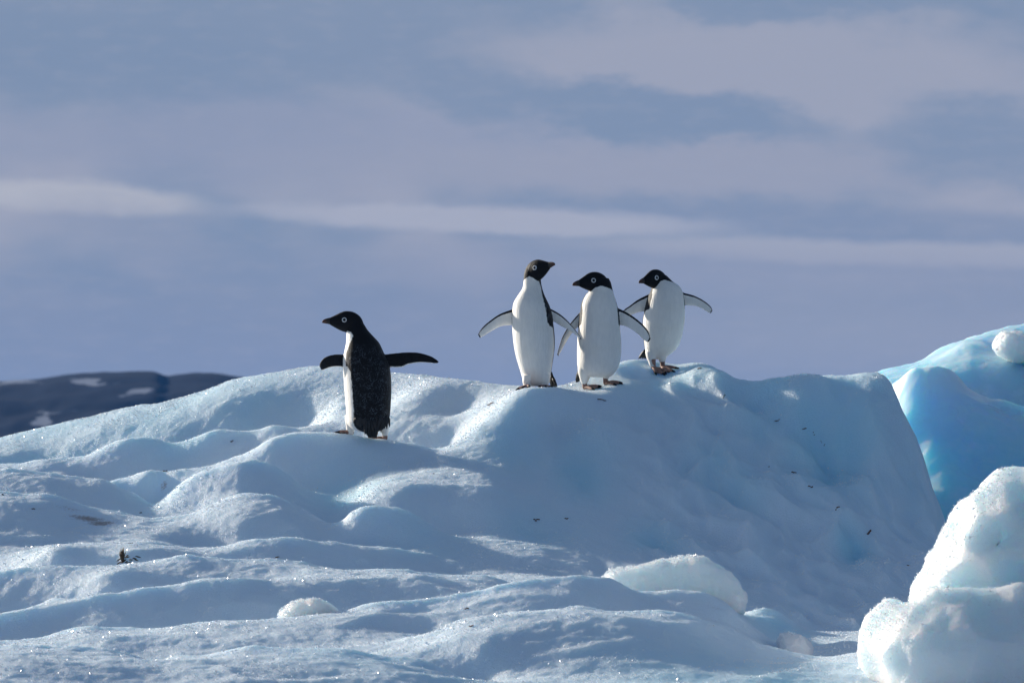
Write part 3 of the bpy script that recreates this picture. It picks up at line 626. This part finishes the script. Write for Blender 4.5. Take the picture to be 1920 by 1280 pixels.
class Skin:
    """collects closed lofted pieces with per-vertex values, later fused into one body"""
    def __init__(self): self.V = []; self.F = []; self.A = []
    def loft(self, C, U, Vv, attr, seg=28):
        """C, U, Vv: (n,3) ring centres and half axes; attr(i, phi) -> (black, skin, mantle, warm)"""
        n = len(C); k0 = len(self.V); ph = np.linspace(0, 2 * np.pi, seg, endpoint=False)
        for i in range(n):
            R = C[i] + np.cos(ph)[:, None] * U[i] + np.sin(ph)[:, None] * Vv[i]
            self.V += list(R); self.A += [attr(i, a_) for a_ in ph]
        for i in range(n - 1):
            for j in range(seg):
                a_, b_ = k0 + i * seg + j, k0 + i * seg + (j + 1) % seg
                self.F.append((a_, b_, b_ + seg)); self.F.append((a_, b_ + seg, a_ + seg))
        for i, s in ((0, 1), (n - 1, -1)):
            c = len(self.V); self.V.append(C[i]); self.A.append(attr(i, 0.0) if i else self.A[k0])
            for j in range(seg):
                a_, b_ = k0 + i * seg + j, k0 + i * seg + (j + 1) % seg
                self.F.append((c, b_, a_) if s > 0 else (c, a_, b_))

def blade(p0, p1, w, t, nrm, bend=0.0):
    """one stiff feather: a tapered, slightly thick blade from p0 to p1"""
    p0, p1, nrm = np.array(p0, float), np.array(p1, float), np.array(nrm, float)
    ax = p1 - p0; side = np.cross(ax, nrm); side /= np.linalg.norm(side) + 1e-9; V = []; Fc = []
    for s, k_ in ((0, .7), (.35, 1), (.75, .75), (1, .08)):
        c = p0 + ax * s + nrm * bend * s * (1 - s) * 4
        for q in (side * w * k_, nrm * t * k_, -side * w * k_, -nrm * t * k_): V.append(c + q)
    for i in range(3):
        for j in range(4): a_ = i * 4 + j; b_ = i * 4 + (j + 1) % 4; Fc.append((a_, b_, b_ + 4, a_ + 4))
    Fc += [(3, 2, 1, 0), (12, 13, 14, 15)]
    return V, Fc
def blades_obj(name, lst, mat, parent):
    V = []; Fc = []
    for v_, f_ in lst:
        k0 = len(V); V += v_; Fc += [tuple(i + k0 for i in q) for q in f_]
    return mesh_obj(name, np.array(V), Fc, mat, parent)

HEAD = [(-72, -2, -14, 5), (-62, 20, -34, 19), (-45, 37, -47, 28), (-20, 50, -53, 33), (10, 54, -52, 32), (32, 50, -46, 28), (52, 41, -37, 22.5), (72, 31, -26, 16), (90, 22.5, -15.5, 10), (97, 18, -10, 5)]
BILL = [(84, 22, -14, 9.5), (96, 20.5, -11.5, 8), (108, 17.5, -9, 6.2), (119, 13.5, -7, 4.8), (127, 8.5, -5.5, 3.4), (131, 3, -4, 1.6)]
TH_KEYS = [0, 68, 80, 76, 67, 65, 90, 95, 98]      # half-width in degrees of the white front, from throat to rump

def penguin(cfg):
    sc_, ox, oy, D = cfg['scale'], cfg['ox'], cfg['oy'], cfg['D']
    mpp = D / F / sc_
    def cp(x, y, dy=0.0):      # crop coordinates -> world point in the penguin's plane
        p = px(x / sc_ + ox, y / sc_ + oy, D); p[1] += dy; return p
    base = cp(*cfg['base']); base[2] = ground(base[0], base[1])
    root = empty('penguin', base)
    S = Skin()
    al = math.radians(cfg['facing']); fphi = math.atan2(-math.cos(al), math.sin(al))
    # trunk and neck
    rows = catmull(np.array(cfg['rows'], float), 60); kd = cfg.get('kd', .95)
    C = np.array([cp((r[1] + r[2]) / 2, r[0], cfg.get('lean', 0) * (r[0] - cfg['rows'][0][0]) * mpp) for r in rows]); w = (rows[:, 2] - rows[:, 1]) / 2 * mpp
    z3 = np.zeros(3)
    U = np.array([(q, 0, 0) for q in w]); Vv = np.array([(0, q * kd, 0) for q in w])
    th0 = np.interp(rows[:, 0], cfg['th_y'], cfg.get('th', TH_KEYS))
    def body_attr(i, ph):
        th = abs((math.degrees(ph - fphi) + 180) % 360 - 180)
        y = rows[i, 0]
        m_ = min(1, max(0, (y - cfg['th_y'][3]) / 60 / sc_ * 4)) if y > cfg['th_y'][3] else 0
        wm = cfg.get('warm', 0) * max(0, min(1, (y - cfg['rows'][-1][0] + 150) / 110)) * max(0, 1 - th / 60)
        return ((th - th0[i]) / 24 + .5, 0, m_, wm)
    S.loft(C, U, Vv, body_attr, 44)
    # head
    ya = math.radians(cfg['yaw']); pi_ = math.radians(cfg['pitch']); hs = cfg.get('hs', 1.0) * .001
    fw = np.array((math.sin(ya) * math.cos(pi_), -math.cos(ya) * math.cos(pi_), math.sin(pi_)))
    side = np.array((-fw[1], fw[0], 0)); side /= np.linalg.norm(side); upv = np.cross(side, fw); upv *= np.sign(upv[2])
    hc = cp(*cfg['head'], cfg.get('head_dy', 0))
    H = catmull(HEAD, 36)
    S.loft(np.array([hc + fw * h[0] * hs + upv * (h[1] + h[2]) / 2 * hs for h in H]), np.array([side * h[3] * hs for h in H]), np.array([upv * (h[1] - h[2]) / 2 * hs for h in H]), lambda i, ph: (1.5, 0, 0, 0), 28)
    # flippers
    for fl_ in cfg['flippers']:
        n = 40; up_ = catmull(fl_['up'], n); lo_ = catmull(fl_['lo'], n); yo = np.interp(np.linspace(0, 1, n), np.linspace(0, 1, len(fl_['dy'])), fl_['dy'])
        Pu = np.array([cp(q[0], q[1], yy) for q, yy in zip(up_, yo)]); Pl = np.array([cp(q[0], q[1], yy) for q, yy in zip(lo_, yo)])
        s = np.linspace(0, 1, n); th_ = np.interp(s, (0, .3, .8, 1), (.013, .009, .006, .0035))
        outer_cam = fl_['outer_to_camera']
        def fa(i, ph):
            c = math.cos(ph); cam_side = math.sin(ph) < 0
            tipk = max(0, (s[i] - .90) / .06)
            edge = max((c - .55) * 4 + .1, tipk * .9)
            if outer_cam: b_ = 1.4 if (cam_side and c > -.86) or c > .5 else (-.3 if c < -.9 else .2)
            else: b_ = min(1.4, edge + (.25 if c < -.97 else 0)) if cam_side else 1.4
            return (b_, 0, .12, 0)
        S.loft((Pu + Pl) / 2, (Pu - Pl) / 2, np.array([(0, t_, 0) for t_ in th_]), fa, 36)
    # legs
    for lg in cfg['legs']:
        L = catmull(np.array(lg, float), 12)
        S.loft(np.array([cp(q[0], q[1], q[3]) for q in L]), np.array([(q[2] * mpp, 0, 0) for q in L]), np.array([(0, q[2] * mpp, 0) for q in L]), lambda i, ph: (-1, 0, 0, 0), 20)
    # feet stand on the snow
    for ft_ in cfg['feet']:
        a_ = cp(ft_['ankle'][0], ft_['ankle'][1], ft_['dy']); az_ = math.radians(ft_['dir']); fwd = np.array((math.sin(az_), -math.cos(az_), 0.0))
        ln = ft_.get('len', .072)
        heel = np.array((a_[0], a_[1], ground(a_[0], a_[1]) + .010))
        a_[2] = max(a_[2], heel[2] + .012)
        if ft_.get('shin', True):
            Cc = catmull([a_ + (0, 0, .03), a_, (a_ + heel) / 2, heel], 10)
            rr = np.linspace(.0125, .0125, 10); S.loft(Cc, np.array([(r_, 0, 0) for r_ in rr]), np.array([(0, r_, 0) for r_ in rr]), lambda i, ph: (-1, 1, 0, 0), 16)
        tips = []
        for da in (-27, 0, 27):
            c_, s_ = math.cos(math.radians(da)), math.sin(math.radians(da)); d_ = np.array((fwd[0] * c_ - fwd[1] * s_, fwd[0] * s_ + fwd[1] * c_, 0))
            l_ = ln * (1.0 if da == 0 else .88)
            tp = heel + d_ * l_; tp[2] = ground(tp[0], tp[1]) + .007; cl = heel + d_ * (l_ + .020); cl[2] = ground(cl[0], cl[1]) + .003
            mid = (heel + tp) / 2; mid[2] = max(mid[2], ground(mid[0], mid[1]) + .008) + .004
            Cc = catmull([heel - d_ * .006, heel, mid, tp, cl], 22); rr = np.interp(np.linspace(0, 1, 22), (0, .3, .7, .8, 1), (.010, .0105, .0085, .0065, .0022))
            sd_ = np.cross(d_, (0, 0, 1))
            S.loft(Cc, np.array([sd_ * r_ for r_ in rr]), np.array([(0, 0, r_ * .85) for r_ in rr]), lambda i, ph: (1.4 if i > 15 else -.6 + .9 * (math.sin(ph) < -.2), 1, 0, 0), 12)
            tips.append(tp)
        sd_ = np.cross(fwd, (0, 0, 1)); Cc = catmull([heel, (heel + tips[1]) / 2, heel * .12 + tips[1] * .88], 10); wv = np.linspace(.008, .024, 10)
        for q in Cc: q[2] = max(q[2] - .002, ground(q[0], q[1]) + .004)
        S.loft(Cc, np.array([sd_ * q for q in wv]), np.array([(0, 0, .0045)] * 10), lambda i, ph: (-.4, 1, 0, 0), 16)
    V0 = np.array(S.V) - base; A0 = np.array(S.A)
    V, Fc, Nn = remesh(V0, S.F, .0030, 3, .5)
    bv = BVHTree.FromPolygons([Vector(q) for q in V0], S.F)
    Ft = np.array(S.F); at = np.empty((len(V), 4))
    for i, q in enumerate(V):
        p_, n_, fi, d_ = bv.find_nearest(Vector(q)); t_ = Ft[fi]; tri = V0[t_]; dd_ = np.array([p_[0], p_[1], p_[2]])
        ws = 1.0 / (((tri - dd_) ** 2).sum(1) + 1e-9); at[i] = (ws[:, None] * A0[t_]).sum(0) / ws.sum()
    body = mesh_obj('body', V, Fc, M_PLUM, root, attrs={'black': at[:, 0], 'skin': at[:, 1], 'mantle': at[:, 2], 'warm': at[:, 3]})
    # bill
    B = catmull(BILL, 16); V_ = []; Fb = []; tipv = []
    for h in B:
        c = hc - base + fw * h[0] * hs + upv * (h[1] + h[2]) / 2 * hs
        for j in range(16):
            a_ = 2 * math.pi * j / 16; V_.append(c + side * h[3] * hs * math.cos(a_) + upv * (h[1] - h[2]) / 2 * hs * math.sin(a_)); tipv.append(min(1, max(0, (h[0] - 100) / 18)))
    for i in range(15):
        for j in range(16): Fb.append((i * 16 + j, i * 16 + (j + 1) % 16, (i + 1) * 16 + (j + 1) % 16, (i + 1) * 16 + j))
    Fb += [tuple(range(15, -1, -1)), tuple(range(15 * 16, 16 * 16))]
    mesh_obj('bill', np.array(V_), Fb, M_BILL, root, attrs={'tip': tipv})
    # eyes
    bb = BVHTree.FromPolygons([Vector(q) for q in V], [tuple(int(i) for i in f_) for f_ in Fc])
    for sg in (1, -1):
        o_ = hc - base + fw * 20 * hs + upv * 9 * hs + side * sg * .15
        hitp, nr, _, _ = bb.ray_cast(Vector(o_), Vector(-side * sg))
        if hitp is None: continue
        nr = Vector(nr); nr = (nr + Vector(side * sg) * 1.2).normalized(); t1 = nr.orthogonal().normalized(); t2 = nr.cross(t1); er = cfg.get('eye', .98)
        def lathe(name, prof, mat, par):
            V_ = []; Fb = []; n = 20
            for (r_, h_) in prof:
                for j in range(n): a_ = 2 * math.pi * j / n; V_.append(tuple(hitp + nr * h_ * er + (t1 * math.cos(a_) + t2 * math.sin(a_)) * r_ * er))
            for i in range(len(prof) - 1):
                for j in range(n): Fb.append((i * n + j, i * n + (j + 1) % n, (i + 1) * n + (j + 1) % n, (i + 1) * n + j))
            return mesh_obj(name, np.array(V_), Fb, mat, par)
        eye = lathe('eye', [(.0080, -.004), (.0078, .0015), (.0060, .0034), (.0033, .0044), (.0003, .0047)], M_PUPIL, root)
        lathe('eye_ring', [(.0125, -.004), (.0122, .0008), (.0108, .0026), (.0090, .0028), (.0078, .0012), (.0076, -.003)], M_RING, eye)
    # tail
    bl = []; rg = random.Random(cfg['seed'])
    for (x0, y0, x1, y1, dy0, dy1) in cfg['tail']:
        p0 = cp(x0, y0, dy0) - base; p1 = cp(x1, y1, dy1) - base
        g_ = ground(p1[0] + base[0], p1[1] + base[1]) - base[2] + .004
        if p1[2] < g_: p1[2] = g_
        bl.append(blade(p0, p1, .008, .0022, (0, -1, 0), rg.uniform(-.004, .004)))
    blades_obj('tail', bl, M_TAIL, root)
    if cfg.get('fringe'):
        bl = []
        for (x0, x1, y0, y1, n) in cfg['fringe']:
            for i in range(n):
                x = x0 + (x1 - x0) * (i + rg.random()) / n; y = rg.uniform(y0, y0 + 40)
                ri = np.argmin(np.abs(rows[:, 0] - y)); cx = (rows[ri, 1] + rows[ri, 2]) / 2; hw = (rows[ri, 2] - rows[ri, 1]) / 2
                f_ = min(.98, abs(x - cx) / hw); dep = -kd * hw * mpp * math.sqrt(1 - f_ * f_)
                p0 = cp(x, y, dep + .004) - base; p1 = cp(x + rg.uniform(-8, 8), y1 + rg.uniform(-35, 35), dep * .97 - .002) - base
                bl.append(blade(p0, p1, .0055, .0016, (0, -1, 0), .003))
        blades_obj('rump_feathers', bl, M_TAIL, root)
    tag(root, cfg['label'], 'penguin', 'penguins on the ice')
    return root

P1 = dict(seed=1, scale=4.2667, ox=560, oy=560, D=25.2, base=(560, 1130), facing=-128, yaw=-91, pitch=0, head=(400, 185),
    rows=[(170, 415, 500), (210, 400, 528), (250, 387, 553), (300, 382, 598), (350, 380, 643), (400, 370, 668), (450, 361, 690), (550, 356, 730), (700, 364, 742), (850, 376, 737), (950, 383, 727), (1000, 392, 712), (1040, 430, 680), (1065, 490, 630)],
    th_y=[238, 268, 300, 350, 420, 545, 565, 900, 1060], th=[0, 92, 100, 80, 68, 66, 86, 88, 84],
    flippers=[dict(up=[(450, 455), (365, 446), (280, 445), (210, 465), (172, 500), (160, 535)], lo=[(450, 545), (375, 553), (320, 546), (260, 549), (215, 562), (180, 571)], dy=[0, .0, .03, .06], outer_to_camera=True),
              dict(up=[(620, 450), (690, 444), (780, 434), (870, 427), (960, 431), (1050, 456), (1098, 483), (1122, 503)], lo=[(620, 545), (720, 548), (820, 550), (880, 526), (960, 513), (1050, 515), (1095, 519), (1119, 514)], dy=[0, -.01, -.02, -.03], outer_to_camera=True)],
    legs=[[(420, 930, 55, .03), (413, 1010, 38, .03), (412, 1060, 28, .03), (414, 1090, 22, .03)], [(670, 940, 60, 0), (688, 1020, 36, 0), (692, 1075, 27, 0), (692, 1095, 22, 0)]],
    feet=[dict(ankle=(420, 1098), dir=-100, dy=.03), dict(ankle=(692, 1105), dir=-140, dy=0.0)],
    tail=[(540 + 12 * i, 960, 562 + 7.5 * i, 1110 + 45 * math.sin(math.pi * (i + .5) / 9) + (i * 37 % 5) * 4, -.085, -.045) for i in range(9)] + [(510 + 24 * i, 940, 535 + 15 * i, 1070 + 40 * math.sin(math.pi * (i + .5) / 7), -.095, -.075) for i in range(7)],
    fringe=[(445, 545, 930, 1015, 26), (640, 725, 930, 1010, 22), (530, 660, 960, 1070, 22)],
    label='penguin seen from behind with black back and flippers spread, standing apart from the other three')
P2 = dict(seed=2, scale=4.2667, ox=880, oy=460, D=25.65, base=(535, 1140), facing=-19, yaw=48, pitch=13, head=(533, 204), warm=.55,
    rows=[(190, 448, 560), (225, 438, 568), (260, 434, 572), (300, 433, 575), (345, 424, 584), (400, 388, 603), (450, 358, 627), (500, 346, 648), (600, 342, 668), (700, 346, 681), (800, 356, 684), (900, 376, 673), (1000, 406, 657), (1060, 423, 650), (1100, 432, 640), (1125, 455, 615)],
    th_y=[250, 285, 320, 380, 470, 635, 655, 900, 1120], head_dy=-.02,
    flippers=[dict(up=[(420, 495), (343, 511), (240, 550), (140, 622), (92, 672), (68, 712)], lo=[(420, 625), (343, 636), (250, 650), (170, 692), (120, 725), (84, 742)], dy=[.02, 0, -.02, -.03], outer_to_camera=False),
              dict(up=[(590, 490), (655, 508), (740, 560), (820, 640), (866, 700), (898, 748)], lo=[(590, 585), (662, 602), (740, 650), (800, 680), (850, 720), (892, 757)], dy=[.02, 0, -.03, -.05], outer_to_camera=False)],
    legs=[[(470, 1040, 45, -.04), (462, 1100, 36, -.04), (465, 1140, 22, -.04)], [(590, 1040, 50, -.03), (592, 1100, 42, -.03), (590, 1140, 24, -.03)]],
    feet=[dict(ankle=(465, 1135), dir=-20, dy=-.04), dict(ankle=(590, 1135), dir=10, dy=-.03)],
    tail=[(655 + 2 * i, 1010 + 8 * i, 655 + 12 * i, 1150 - 8 * abs(i - 2), .05, .07 - .01 * i) for i in range(5)],
    label='penguin facing forward with raised bill turned away from the two others beside it')
P3 = dict(seed=3, scale=4.5714, ox=1020, oy=480, D=25.75, base=(470, 1140), facing=4, yaw=-68, pitch=-8, hs=.95, head=(437, 222),
    rows=[(190, 400, 555), (225, 390, 573), (260, 387, 582), (300, 382, 591), (340, 352, 603), (400, 322, 622), (450, 313, 635), (500, 308, 642), (600, 296, 650), (700, 287, 660), (800, 284, 663), (870, 284, 658), (940, 287, 642), (1000, 312, 608), (1035, 365, 565)],
    th_y=[258, 292, 325, 380, 470, 595, 615, 850, 1035], head_dy=-.02,
    flippers=[dict(up=[(370, 430), (310, 478), (230, 570), (165, 675), (130, 770), (111, 838)], lo=[(370, 570), (300, 600), (235, 668), (180, 755), (145, 820), (121, 862)], dy=[.02, .01, .0, 0], outer_to_camera=False),
              dict(up=[(580, 420), (642, 447), (740, 500), (830, 570), (890, 640), (913, 712)], lo=[(580, 575), (652, 590), (720, 612), (800, 668), (850, 720), (890, 743)], dy=[.02, 0, -.03, -.05], outer_to_camera=False)],
    legs=[[(365, 920, 76, -.01), (352, 990, 62, -.02), (347, 1050, 42, -.02), (347, 1095, 24, -.02)], [(545, 960, 60, -.01), (535, 1020, 38, -.01), (530, 1050, 22, -.01)]],
    feet=[dict(ankle=(348, 1110), dir=62, dy=-.02, len=.078), dict(ankle=(527, 1062), dir=66, dy=-.01, len=.078)],
    tail=[(300 + 3 * i, 980, 275 + 9 * i, 1085 - 5 * abs(i - 1), .08, .11) for i in range(4)],
    label='penguin in the middle of the row of three, bill pointing at the lone black-backed penguin')
P4 = dict(seed=4, scale=4.5714, ox=1020, oy=480, D=26.2, base=(985, 960), facing=14, yaw=-48, pitch=-10, hs=.93, head=(957, 198),
    rows=[(165, 930, 1050), (195, 928, 1080), (225, 927, 1112), (255, 925, 1158), (300, 912, 1186), (350, 893, 1197), (400, 878, 1204), (450, 866, 1208), (550, 846, 1206), (650, 846, 1191), (750, 858, 1162), (800, 866, 1128), (850, 880, 1068), (885, 910, 1015)],
    th_y=[206, 235, 262, 300, 350, 455, 475, 750, 880], head_dy=-.03,
    flippers=[dict(up=[(950, 300), (885, 331), (800, 375), (740, 420), (690, 455), (662, 488)], lo=[(950, 450), (880, 470), (820, 480), (770, 496), (735, 508), (688, 520)], dy=[.02, 0, .0, 0], outer_to_camera=False),
              dict(up=[(1130, 290), (1195, 312), (1290, 340), (1370, 383), (1425, 430), (1445, 468)], lo=[(1130, 410), (1210, 421), (1290, 428), (1350, 450), (1395, 478), (1426, 494)], dy=[.02, 0, -.02, -.03], outer_to_camera=False)],
    legs=[[(925, 820, 60, -.02), (920, 870, 44, -.03), (922, 905, 32, -.04), (928, 945, 24, -.05)], [(1005, 820, 55, -.01), (1010, 865, 40, -.02), (1013, 905, 27, -.03)]],
    feet=[dict(ankle=(935, 938), dir=35, dy=-.05, len=.085), dict(ankle=(1014, 895), dir=38, dy=-.03, len=.085)],
    tail=[(872 + 3 * i, 800, 812 + 16 * i, 902 + 6 * i, .07, .10) for i in range(5)],
    label='penguin leaning forward on the highest hump of snow, about to hop down')
for cfg_ in (P1, P2, P3, P4): penguin(cfg_)

# ------------------------------------------------------------------ loose ice grains on the sunlit snow
gx = np.gradient(SZ, xs, axis=1); gy = np.gradient(SZ, ys, axis=0)
nl = 1 / np.sqrt(1 + gx ** 2 + gy ** 2); lit = (-gx * sun_dir.x - gy * sun_dir.y + sun_dir.z) * nl
clump = sstep(fbm(SX * 3.1, SY * 3.1, 3), -.1, .45) + .3
wgt = np.clip(lit, 0, 1) * clump * (np.abs(SX) < SY * .106) * (SY > 19.3) * (SY < 27.0)
cell = np.outer(np.gradient(ys), np.gradient(xs)); wgt = (wgt * cell).ravel(); wgt /= wgt.sum()
NG = 120000
pick = RNG.choice(len(wgt), NG, p=wgt)
cx = SX.ravel()[pick] + RNG.uniform(-.004, .004, NG); cy = SY.ravel()[pick] + RNG.uniform(-.004, .004, NG); cz = SZ.ravel()[pick]
BV = np.concatenate([q[0] for q in BLOCKS]); BN = np.concatenate([q[1] for q in BLOCKS])
bw = np.clip(BN @ np.array(sun_dir) + .05, 0, 1) * (BN[:, 1] < .25) * (BV[:, 2] > .9); bp_ = RNG.choice(len(bw), 9000, p=bw / bw.sum()); NB = 9000
bc = BV[bp_] + BN[bp_] * .001 + RNG.uniform(-.004, .004, (NB, 3))
cx = np.concatenate([cx, bc[:, 0]]); cy = np.concatenate([cy, bc[:, 1]]); cz = np.concatenate([cz, bc[:, 2]]); NG += NB
rad = RNG.uniform(.0012, .0030, NG) * np.where(RNG.random(NG) < .02, 2.0, 1.0)
tetra = np.array([(1, 1, 1), (1, -1, -1), (-1, 1, -1), (-1, -1, 1)], float) * .8
of = np.array([(0, 2, 1), (0, 1, 3), (0, 3, 2), (1, 2, 3)])
q = RNG.normal(size=(NG, 4)); q /= np.linalg.norm(q, axis=1)[:, None]
w_, x_, y_, z_ = q.T
Rm = np.stack([np.stack([1 - 2 * (y_ ** 2 + z_ ** 2), 2 * (x_ * y_ - z_ * w_), 2 * (x_ * z_ + y_ * w_)], -1), np.stack([2 * (x_ * y_ + z_ * w_), 1 - 2 * (x_ ** 2 + z_ ** 2), 2 * (y_ * z_ - x_ * w_)], -1), np.stack([2 * (x_ * z_ - y_ * w_), 2 * (y_ * z_ + x_ * w_), 1 - 2 * (x_ ** 2 + y_ ** 2)], -1)], 1)
sq = RNG.uniform(.6, 1.3, (NG, 4, 1)) * tetra[None]
GV = np.einsum('nij,nkj->nki', Rm, sq) * rad[:, None, None] + np.stack([cx, cy, cz + rad * .3], -1)[:, None, :]
GF = (of[None] + (np.arange(NG) * 4)[:, None, None]).reshape(-1, 3)
m, N, b = material('ice_crystal')
co = N.new('ShaderNodeTexCoord').outputs['Object']; n = N.noise(co, 90, 2)
N.link(N.mix(n.outputs['Fac'], c4(.86, .91, .95), c4(.92, .94, .95)), b.inputs['Base Color']); b.inputs['Roughness'].default_value = .22; b.inputs['IOR'].default_value = 1.31
gr = mesh_obj('ice_grains', GV.reshape(-1, 3), GF, m, smooth=False)
tag(gr, 'glittering loose ice grains scattered over the sunlit snow and ice blocks', 'ice grains', kind='stuff')

# ------------------------------------------------------------------ droppings and windblown bits on the snow
M_DROP = simple('dried_droppings', (.12, .048, .026), .8)
M_DARK = simple('dark_grit', (.018, .015, .013), .8)
M_WEED = simple('dry_tuft', (.045, .028, .016), .7)
def clod(u, v, wpx, hpx, mat, name, label, cat, group, n=4, seed=0, tilt=0.0):
    """a few flattened pellets lying together as one smear, sunk a little in the snow"""
    rg = random.Random(seed); c = hit(u, v); s = c[1] / F; V = []; Fc = []
    for k_ in range(n):
        t = (k_ + .5) / n - .5 if n > 1 else 0
        ox_ = t * wpx * s * .8; oy_ = rg.uniform(-1, 1) * hpx * s * .8 + tilt * ox_
        rx = wpx * s * rg.uniform(.3, .6) / max(1, n * .62); rz = max(.002, hpx * s * rg.uniform(.2, .4))
        px_, py_ = c[0] + ox_, c[1] + oy_; pz = ground(px_, py_) + rz * .3; k0 = len(V)
        for i in range(5):
            la = -math.pi / 2 + math.pi * i / 4
            for j in range(8):
                a_ = 2 * math.pi * j / 8; r_ = math.cos(la) * rg.uniform(.8, 1.2)
                V.append((px_ - c[0] + rx * r_ * math.cos(a_), py_ - c[1] + rx * .8 * r_ * math.sin(a_), pz - c[2] + rz * math.sin(la)))
        for i in range(4):
            for j in range(8): Fc.append((k0 + i * 8 + j, k0 + i * 8 + (j + 1) % 8, k0 + (i + 1) * 8 + (j + 1) % 8, k0 + (i + 1) * 8 + j))
    o = mesh_obj(name, np.array(V), Fc, mat); o.location = c; tag(o, label, cat, group); return o
G1 = 'dried brown droppings on the snow'
for i, (u, v, w__, h__, n, lab) in enumerate((
    (920, 758, 14, 4, 5, 'reddish brown dropping on lit snow near the penguin with raised bill'),
    (1128, 750, 18, 3, 5, 'rusty brown dropping just below the feet of the middle penguin'),
    (1312, 693, 9, 4, 3, 'brown dropping beside the hump where the leaning penguin stands'),
    (1458, 788, 12, 3, 3, 'faint brown dropping at the top of a speck trail on the shaded slope'),
    (1508, 805, 9, 4, 3, 'small brown dropping midway along the speck trail on the shaded slope'),
    (1489, 886, 11, 4, 4, 'brown dropping on the shaded slope, upper one of a pair'),
    (1520, 914, 11, 4, 4, 'brown dropping on the shaded slope, lower one of a pair'),
    (1570, 953, 10, 4, 3, 'brown dropping on the shaded slope above the blue scooped hollow'),
    (1630, 1000, 10, 9, 5, 'largest brown dropping, right beside the blue scooped hollow'),
    (1703, 1060, 7, 4, 2, 'tiny brown dropping near the foot of the shaded slope'),
    (1006, 976, 14, 4, 4, 'dark elongated dropping in the middle of the shaded slope'),
    (1062, 973, 8, 3, 3, 'thin brown dropping beside the dark elongated one'),
    (310, 883, 10, 4, 3, 'reddish dropping on the lit snow away from the penguins'),
    (435, 829, 6, 3, 2, 'faint rusty dropping on the ridge beside the lone penguin'),
    (875, 1141, 9, 4, 3, 'dark dropping on the near snow mound, upper of two'),
    (883, 1175, 10, 4, 3, 'dark dropping on the near snow mound, lower of two'),
    (520, 1045, 8, 4, 2, 'pale brown dropping on the lit foreground ripples'),
    (63, 955, 8, 3, 3, 'reddish dropping on the dirty snow ripple'),
    (245, 1018, 10, 3, 3, 'brown dropping just behind the dark feather tuft'))):
    clod(u, v, w__, h__, M_DROP, 'dropping', lab, 'dropping', G1, n, i)
G2 = 'dark specks of grit on the snow'
for i, (u, v, s_, lab) in enumerate((
    (1357, 747, 4, 'black speck of grit on the blue shoulder, lower of two'), (1359, 742, 3.5, 'black speck of grit on the blue shoulder, upper of two'),
    (1526, 818, 4, 'black speck of grit on the shaded slope, largest in its trail'), (1546, 836, 3, 'black speck of grit at the lower end of the speck trail'), (1540, 832, 3, 'small speck of grit just above the end of the trail'),
    (1442, 874, 2.5, 'lone tiny speck of grit in the middle of the shaded slope'), (5, 928, 5, 'dark speck of grit on the lit ridge crest away from the penguins'), (264, 961, 5, 'dark speck of grit in the shaded trough in front of the rounded ridge'),
    (813, 888, 4, 'brown speck of grit on the snow below the lone penguin'))):
    clod(u, v, s_, s_ * .8, M_DARK, 'grit_speck', lab, 'grit', G2, 2, 50 + i)

# feather tuft: a small brush of dark filaments standing on a flat smear of bits
c = hit(230, 1056); s = c[1] / F; root = empty('feather_tuft', c); rg = random.Random(9); bl = []
for i in range(34):
    x0 = rg.uniform(-1, 2) * s; x1 = (rg.gauss(-1.5, 3.0)) * s; h_ = rg.uniform(16, 29) * s
    bl.append(blade((x0, 0, 0), (x1, rg.uniform(-.01, .01), h_), .0022, .001, (0, -1, 0), rg.uniform(-.004, .004)))
blades_obj('plume', bl, M_WEED, root); bl = []
for i in range(26):
    x0 = rg.uniform(-12, 26) * s; ln = rg.uniform(5, 12) * s * rg.choice((-1, 1)); yy = rg.uniform(-.03, .02); z0 = ground(c[0] + x0, c[1] + yy) - c[2] + .004; z1 = ground(c[0] + x0 + ln, c[1] + yy) - c[2] + rg.uniform(.002, .007)
    bl.append(blade((x0, yy, z0), (x0 + ln, yy + rg.uniform(-.01, .01), z1), .0028, .0015, (0, -1, 0), .002))
blades_obj('litter', bl, M_WEED, root)
tag(root, 'dark brown feather tuft standing upright in the shaded foreground snow', 'feather')
